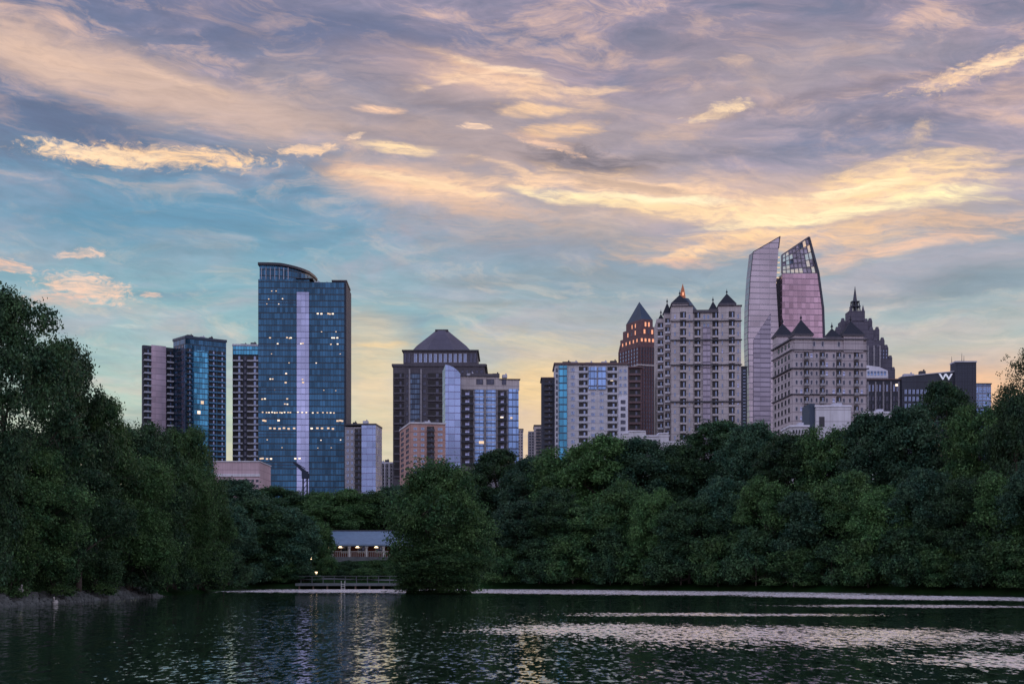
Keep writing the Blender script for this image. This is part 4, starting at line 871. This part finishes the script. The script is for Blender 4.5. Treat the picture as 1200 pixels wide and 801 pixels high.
# ------------------------------------------------------------------ trees
def leafmat(name, c1, c2):
    m, k, b = newmat(name)
    tc_ = k.n('ShaderNodeTexCoord').outputs['Object']; oi = k.n('ShaderNodeObjectInfo'); geo = k.n('ShaderNodeNewGeometry')
    n1 = k.noise(tc_, .42, 4, .65)
    c = k.mix(k.mapr(n1, .40, .60), c1+(1,), c2+(1,))
    r = geo.outputs['Random Per Island']; f = k.math('MULTIPLY', k.mapr(r, 0, 1, .55, 1.35), k.mapr(k.noise(tc_, 1.3, 3, .6), .36, .64, .5, 1.6))  # second noise paints leaf-clump highlights into the colour
    f = k.math('MULTIPLY', f, k.mapr(oi.outputs['Random'], 0, 1, .8, 1.25))
    c = k.mix(1.0, c, k.comb(f, f, f), 'MULTIPLY')
    k.link(c, b.inputs['Base Color']); b.inputs['Roughness'].default_value = .6; b.inputs['Specular IOR Level'].default_value = .25
    tr = k.n('ShaderNodeBsdfTranslucent'); k.link(c, tr.inputs[0]); mx = k.n('ShaderNodeMixShader'); mx.inputs[0].default_value = .25
    out = [n_ for n_ in k.t.nodes if n_.type == 'OUTPUT_MATERIAL'][0]
    k.link(b.outputs[0], mx.inputs[1]); k.link(tr.outputs[0], mx.inputs[2]); k.link(mx.outputs[0], out.inputs[0])
leafmat('leaf_dark', (.020,.058,.032), (.048,.100,.040)); leafmat('leaf_mid', (.032,.090,.036), (.075,.145,.048))
leafmat('leaf_light', (.048,.120,.042), (.080,.160,.052)); leafmat('leaf_blue', (.024,.072,.048), (.060,.122,.066))
plain('bark', (.06,.048,.04), .9, 0, .3, 2.0)

def crown(rg, H, R, base, nl, per, leaf, shape, droop=0.0, spray=.2):
    """leaf faces on many overlapping clumps spread through a crown of height H, radius R, from height base"""
    C_ = []; Rl = []
    for i in range(nl):
        t = rg.random()**.8
        if shape == 'round': prof = sqrt(max(.02, 1-(2*t-.85)**2/1.35))
        elif shape == 'wide': prof = sqrt(max(.02, 1-(t-.35)**2/.45))
        elif shape == 'cone': prof = max(.12, 1-t**1.5)
        else: prof = min(1, .75+.5*t)*sqrt(max(.03, 1-max(0,(t-.45)/.56)**2))
        a = rg.random()*2*pi; r = R*prof*(.35+.6*sqrt(rg.random()))
        z = base+(H-base)*(.03+.9*t)
        lr = R*rg.uniform(.12,.36)*(1-.3*t)
        C_.append((r*cos(a), r*sin(a), min(z, H-lr*.5))); Rl.append(lr)
    C_ = np.array(C_); Rl = np.array(Rl)
    n = nl*per; which = rg.integers(0, nl, n)
    d = rg.normal(size=(n, 3)); d[:,2] = d[:,2]*.8+.25; d /= np.linalg.norm(d, axis=1, keepdims=True)
    rad = Rl[which]*(rg.random(n)**.25)*(1+spray*np.maximum(0, rg.normal(size=n)))
    ctr = C_[which]+d*rad[:,None]*np.array([1,1,.92])
    # twig clustering: snap leaves towards nearby twig tips
    tips = ctr[rg.integers(0, n, n)]
    k_ = n//14; tipi = rg.integers(0, k_, n); tp = ctr[:k_]; 
    mv = rg.random(n) < .74
    ctr2 = tp[tipi]+rg.normal(size=(n,3))*leaf*1.15*np.array([1,1,.6]); ctr = np.where(mv[:,None], ctr2, ctr); d = np.where(mv[:,None], d[:k_][tipi], d)
    ctr[:,2] -= droop*np.hypot(ctr[:,0], ctr[:,1])**2/(R*R)*H*.1
    nr = d*.55+rg.normal(size=(n,3))*.55+np.array([0,0,.25]); nr /= np.linalg.norm(nr, axis=1, keepdims=True)
    u = np.cross(nr, rg.normal(size=(n,3))); u /= np.linalg.norm(u, axis=1, keepdims=True); v = np.cross(nr, u)
    s = leaf*rg.uniform(.55, 1.3, n)[:,None]
    P0 = ctr-u*s*.5; P1 = ctr-v*s*.30+nr*s*.06; P2 = ctr+u*s*.5; P3 = ctr+v*s*.30+nr*s*.06
    V_ = np.stack([P0,P1,P2,P3], 1).reshape(-1,3); V_[:,2] = np.maximum(V_[:,2], .1)
    return V_, np.arange(n*4).reshape(n, 4), C_
def limbs(rg, H, R, base, C_, tr):
    S = []; pts = [Vector((0,0,-.4))]; z = 0
    n = 6
    for i in range(1, n+1): pts.append(Vector((rg.normal()*.15*i*.5, rg.normal()*.15*i*.5, H*.82*i/n)))
    for i in range(n): S.append((BAR(pts[i], pts[i+1], tr*(1-i/n*.85), tr*(1-(i+1)/n*.85), 8), 0))
    ii = rg.permutation(len(C_))[:14]
    for i in ii:
        e = Vector(C_[i]); zi = max(H*.12, e.z-Vector((e.x,e.y)).length*.7); t = min(zi/(H*.82), .98)*n; j = min(int(t), n-1)
        st = pts[j].lerp(pts[j+1], t-j); md = st.lerp(e, .5)+Vector((0,0,.06*H*rg.random()))
        r0 = tr*(1-t/n*.85)*.55; S.append((BAR(st, md, r0, r0*.6, 6),0)); S.append((BAR(md, e, r0*.6, r0*.15, 5),0))
        for _ in range(3):
            e2 = e+Vector(rg.normal(size=3))*R*.16; S.append((BAR(md.lerp(e,.6), e2, r0*.3, r0*.08, 4),0))
    return S
PROTO = {}
def proto(key, seed, H, R, base, nl, per, leaf, shape, mat, droop=0, spray=.34, tr=.35):
    rg = np.random.default_rng(seed); V_, Q_, C_ = crown(rg, H, R, base, nl, per, leaf, shape, droop, spray)
    cm = np_mesh('crown', V_, Q_, [mat]); tm = MESH('trunk', limbs(rg, H, R, base, C_, tr), ['bark'], True)
    PROTO[key] = (cm, tm, H, R)
proto('oakA', 11, 25, 9.5, 2.5, 95, 900, .34, 'oval', 'leaf_dark', 0, .32, .5)
proto('oakB', 12, 22, 8, 2, 80, 850, .33, 'round', 'leaf_dark', 0, .28, .45)
proto('oakC', 13, 20, 7.5, 1.5, 80, 800, .32, 'oval', 'leaf_mid', 0, .25, .4)
proto('oakD', 14, 20, 7.5, 1.5, 80, 800, .32, 'oval', 'leaf_light', 0, .25, .4)
proto('bankA', 21, 20, 6.5, 1.0, 85, 760, .40, 'round', 'leaf_dark'); proto('bankB', 22, 20, 6.5, .8, 85, 760, .40, 'oval', 'leaf_mid')
proto('bankC', 23, 20, 6.2, .6, 60, 900, .46, 'wide', 'leaf_blue', 0, .4); proto('bankD', 24, 18, 6.0, .6, 80, 760, .38, 'round', 'leaf_light')
proto('bankE', 25, 21, 6.8, 1.0, 90, 760, .40, 'oval', 'leaf_blue'); proto('coneA', 26, 22, 6.0, 1.0, 85, 760, .38, 'round', 'leaf_dark')
proto('island', 31, 15, 7.0, .2, 75, 900, .33, 'oval', 'leaf_mid', .5, .5, .4)
proto('bushA', 41, 6, 3.6, .05, 40, 420, .30, 'wide', 'leaf_dark', 0, .3, .12); proto('bushB', 42, 6, 3.4, .05, 40, 420, .30, 'round', 'leaf_mid', 0, .3, .12)
proto('open', 43, 24, 7.0, 5, 48, 560, .30, 'oval', 'leaf_dark', 0, .5, .35)
rt = random.Random(5)
def tree(px, wpx, top, off, key, label, cat='tree', group='trees around the lake', absD=None, drop=0.0):
    D_ = absD if absD else shoreD(px)+off
    x = (px-CX)/F*D_; g_ = gz(x, D_) if key != 'island' else .25
    H_ = CAMZ+(HZ-top)/F*D_-g_; cm, tm, Hp, Rp = PROTO[key]
    sz = H_/Hp*1.02; sx = (wpx*D_/F/2)/(Rp*1.02)
    r = bpy.data.objects.new({'tree':'broadleaf_tree','bush':'bush'}[cat], None); COL.objects.link(r)
    r.location = (x, D_, g_-.1); r.rotation_euler = (0,0,rt.uniform(0,6.28)); r.scale = (sx, sx, sz)
    props(r, label, cat, group)
    link('crown', cm, r); link('trunk' if cat == 'tree' else 'stem', tm, r)
T = [
 # left bank, near
 (8,200,343,9,'oakA','tallest dark tree at the left edge, its top reaching highest on the left bank'),
 (72,125,398,12,'oakB','dark tree stepping down from the tallest one, under the small pink clouds'),
 (-45,150,385,5,'oakB','dark tree cut by the left edge of the photo beside the tallest tree'),
 (112,110,462,8,'oakC','mid-height tree on the left bank just left of the leftmost tower'),
 (168,115,494,8,'oakB','dark rounded tree directly below the leftmost tower'),
 (216,92,497,8,'oakC','slender dark tree topping out in front of the leftmost tower\'s glass side'),
 (30,150,520,3,'oakC','lower dark tree leaning over the water at the far left bank'),
 (92,130,545,3,'oakB','lower dense tree at the left bank behind the stone retaining wall'),
 (150,125,525,3,'oakD','greener tree in the middle of the left bank above the stone wall'),
 (205,110,535,4,'oakD','bright green tree at the right end of the left bank mass'),
 (238,72,575,3,'bankD','light green tree bulging over the water at the tip of the left bank'),
 (268,70,590,6,'bankC','bluish green tree in the shaded cove right of the left bank tip'),
 (300,85,585,4,'bankA','dark tree in the cove left of the boathouse, hanging low over the water'),
 (335,72,592,5,'bankC','bluish tree beside the lamps just left of the boathouse'),
 # behind the cove
 (275,90,562,45,'bankE','tree behind the cove below the pinkish low block'),
 (322,90,570,60,'bankA','dark tree below the left foot of the blue glass tower'),
 (362,80,573,62,'bankB','tree at the foot of the blue tower\'s pale strip'),
 (400,85,572,52,'bankD','light green tree directly above the boathouse roof, left part'),
 (438,80,574,56,'bankB','green tree above the boathouse roof, right part beside the island tree'),
 (470,90,568,60,'bankE','tree behind the left half of the island tree'),
 (380,70,590,44,'bankD','low light tree between the boathouse and the taller trees behind it'),
 (377,34,612,22,'bushB','small leafy tree half hiding the left end of the boathouse roof'),
 (352,44,606,16,'bankC','small bluish tree just left of the boathouse'),
 # behind island to right
 (545,90,552,50,'bankA','dark tree behind the right half of the island tree'),
 (585,92,527,55,'coneA','dark domed tree in the gap right of the island tree'),
 (628,88,536,40,'bankE','bluish tree below the small grey block'),
 (665,95,521,35,'bankB','green tree crest in front of the teal cornered condominium'),
 (706,108,510,30,'bankD','tall green crest in front of the white condominium'),
 (752,95,514,32,'bankE','tree crest below the brown pyramid tower'),
 (795,85,520,35,'bankA','dark tree below the foot of the tall turreted tower'),
 (842,104,492,48,'coneA','very dark domed tree against the right side of the turreted tower'),
 (882,85,496,40,'bankE','tree crest under the twin finned tower'),
 (925,95,508,32,'bankA','tree crest under the small white rooftop left of the castle-like block'),
 (972,90,496,32,'bankB','tree crest below the castle-like block'),
 (1020,95,486,32,'bankE','green crest below the long dark hotel block'),
 (1062,90,474,32,'bankC','broad crest left of the dark round tree under the hotel sign'),
 (1106,84,446,44,'coneA','dark round tree rising over the skyline under the white letter sign'),
 (1150,92,470,30,'bankB','tree crest below the blue block at the right end of the skyline'),
 (1192,80,462,24,'bankA','dark tree at the right edge below the sparse tree top'),
 (1222,105,402,40,'open','sparse tree with orange sky showing through its leaves at the right edge'),
 # right bank front row
 (608,75,585,5,'bankC','bluish front tree on the right bank next to the island tree'),
 (650,80,572,6,'bankA','dark front tree second along the right bank from the island tree'),
 (695,98,590,5,'bankB','low wide front tree third along the right bank'),
 (735,80,560,8,'bankB','front tree below the white condominium with uneven crown'),
 (768,62,572,4,'bankD','light green front tree standing out in the middle of the right bank'),
 (808,85,585,4,'bankA','dark low front tree right of the light green one'),
 (850,88,560,9,'bankE','tall front tree below the dark domed tree'),
 (898,78,558,5,'bankD','light green front tree below the twin finned tower'),
 (945,88,575,5,'bankC','bluish front tree below the castle-like block'),
 (992,92,548,7,'bankB','green front tree with tall crown below the gothic tower'),
 (1040,88,568,5,'bankD','lighter green front tree below the hotel block'),
 (1085,92,550,6,'bankE','bluish front tree below the dark round tree'),
 (1130,88,560,5,'bankA','dark front tree near the right end of the bank'),
 (1172,84,552,5,'bankD','green front tree last but one before the right edge'),
 (1215,92,540,4,'bankE','bluish front tree cut by the right edge of the photo'),
]
for a_ in T: tree(*a_[:5], a_[5])
tree(514,124,545,0,'island','large bushy tree on its own islet, its low branches touching the water', absD=166)
# shoreline bushes
bl = [(590,'right of the island tree'),(632,'second from the island tree on the right bank'),(672,'below the teal cornered condominium'),(715,'below the white condominium'),(755,'below the brown pyramid tower'),(798,'below the turreted tower'),(842,'below the dark domed tree'),(886,'below the twin finned tower'),(930,'below the castle-like block'),(975,'below the gothic tower'),(1018,'below the hotel block'),(1062,'left of the hotel sign, at the water'),(1105,'straight under the hotel sign'),(1150,'near the right end of the bank'),(1192,'at the right edge')]
for i_, (px_, s__) in enumerate(bl): tree(px_, 62+8*(i_%3), 640-6*(i_%4), 1.6, 'bushA' if i_%2 else 'bushB', 'leafy bush overhanging the shore, '+s__, 'bush', 'bushes along the shore')
for px_, tp_, s__ in ((12,640,'at the left edge behind the stone wall'),(60,650,'behind the near end of the stone wall'),(108,648,'behind the middle of the stone wall'),(155,650,'behind the far end of the stone wall'),(196,645,'past the far end of the stone wall'),(232,640,'at the tip of the left bank'),(262,645,'in the dark cove'),(298,650,'in the cove left of the dock'),(330,655,'beside the left end of the dock'),(356,668,'between dock and lamp post')):
    tree(px_, 62 if px_ < 300 else 40, tp_, 2.2, 'bushA' if px_%3 else 'bushB', 'low bush '+s__, 'bush', 'bushes along the shore')
tree(515,120,635,0,'island','low skirt of bushes round the trunk of the islet tree','bush','bushes along the shore',absD=164.5)
# islet
vi, fi = FRUST(0,0,-1.5,.35,5.2,3.4,3.6,2.2,14)
props(link('islet', MESH('islet', [((vi,fi),0)], ['ground_mat'], False), None, None, ((514-CX)/F*166,166,0)), kind='structure')
for px_, tp_, of_, s__ in ((388,652,10,'on the slope right of the lowest lamp post'),(410,657,9,'on the lawn under the boathouse, middle one'),(440,655,11,'on the lawn under the boathouse beside the island tree'),(425,664,5,'close behind the dock rail')):
    tree(px_, 30, tp_, of_, 'bushB' if px_ != 410 else 'bushA', 'small round bush '+s__, 'bush', 'bushes along the shore')
def roofkit(b, x0_, x1_, y_, z_, n_, seed, mast=0):
    q = random.Random(seed)
    for i_ in range(n_):
        c_ = x0_+(x1_-x0_)*(i_+.5+q.uniform(-.25,.25))/n_; w_ = q.uniform(.8,2.2); h_ = q.uniform(.8,2.2)
        b.part('roof_unit', [(BOX(c_-w_, c_+w_, y_+2, y_+5, z_+.004, z_+h_),0), (BAR((c_+w_*.5,y_+3,z_+h_),(c_+w_*.5,y_+3,z_+h_+.7),.35),0)], 'trim_dark' if q.random() < .5 else 'slab_pale')
    for i_ in range(mast): b.part('antenna', BAR((x0_+(x1_-x0_)*q.random(), y_+4, z_),(x0_+(x1_-x0_)*q.random()*.02+x0_+(x1_-x0_)*.5, y_+4, z_+q.uniform(4,7)),.12,.05), 'metal_dark')
roofkit(A, 4, A.X(262), 4, A.Z(396)+1.6, 3, 1); roofkit(B, 2, B.X(300), 2, B.Z(405)+1.2, 2, 2)
roofkit(C, C.X(367), C.X(385), 3, C.Z(330), 2, 3, 0); roofkit(Dd, 2, Dd.X(436), 3, Dd.Z(500)+1.7, 2, 4)
roofkit(H, H.X(545), H.X(600), 3, H.Z(440)+.01, 4, 5); roofkit(I_, I_.X(655), I_.X(730), 4, I_.Z(425)+.003, 5, 6); roofkit(G, 2, G.X(519), 2, G.Z(496)+.7, 3, 7)
roofkit(Ph, Ph.X(1060), Ph.X(1095), -1, Ph.Z(440), 2, 8); roofkit(E, 2, E.X(458), 2, E.Z(543)+1.2, 2, 9)
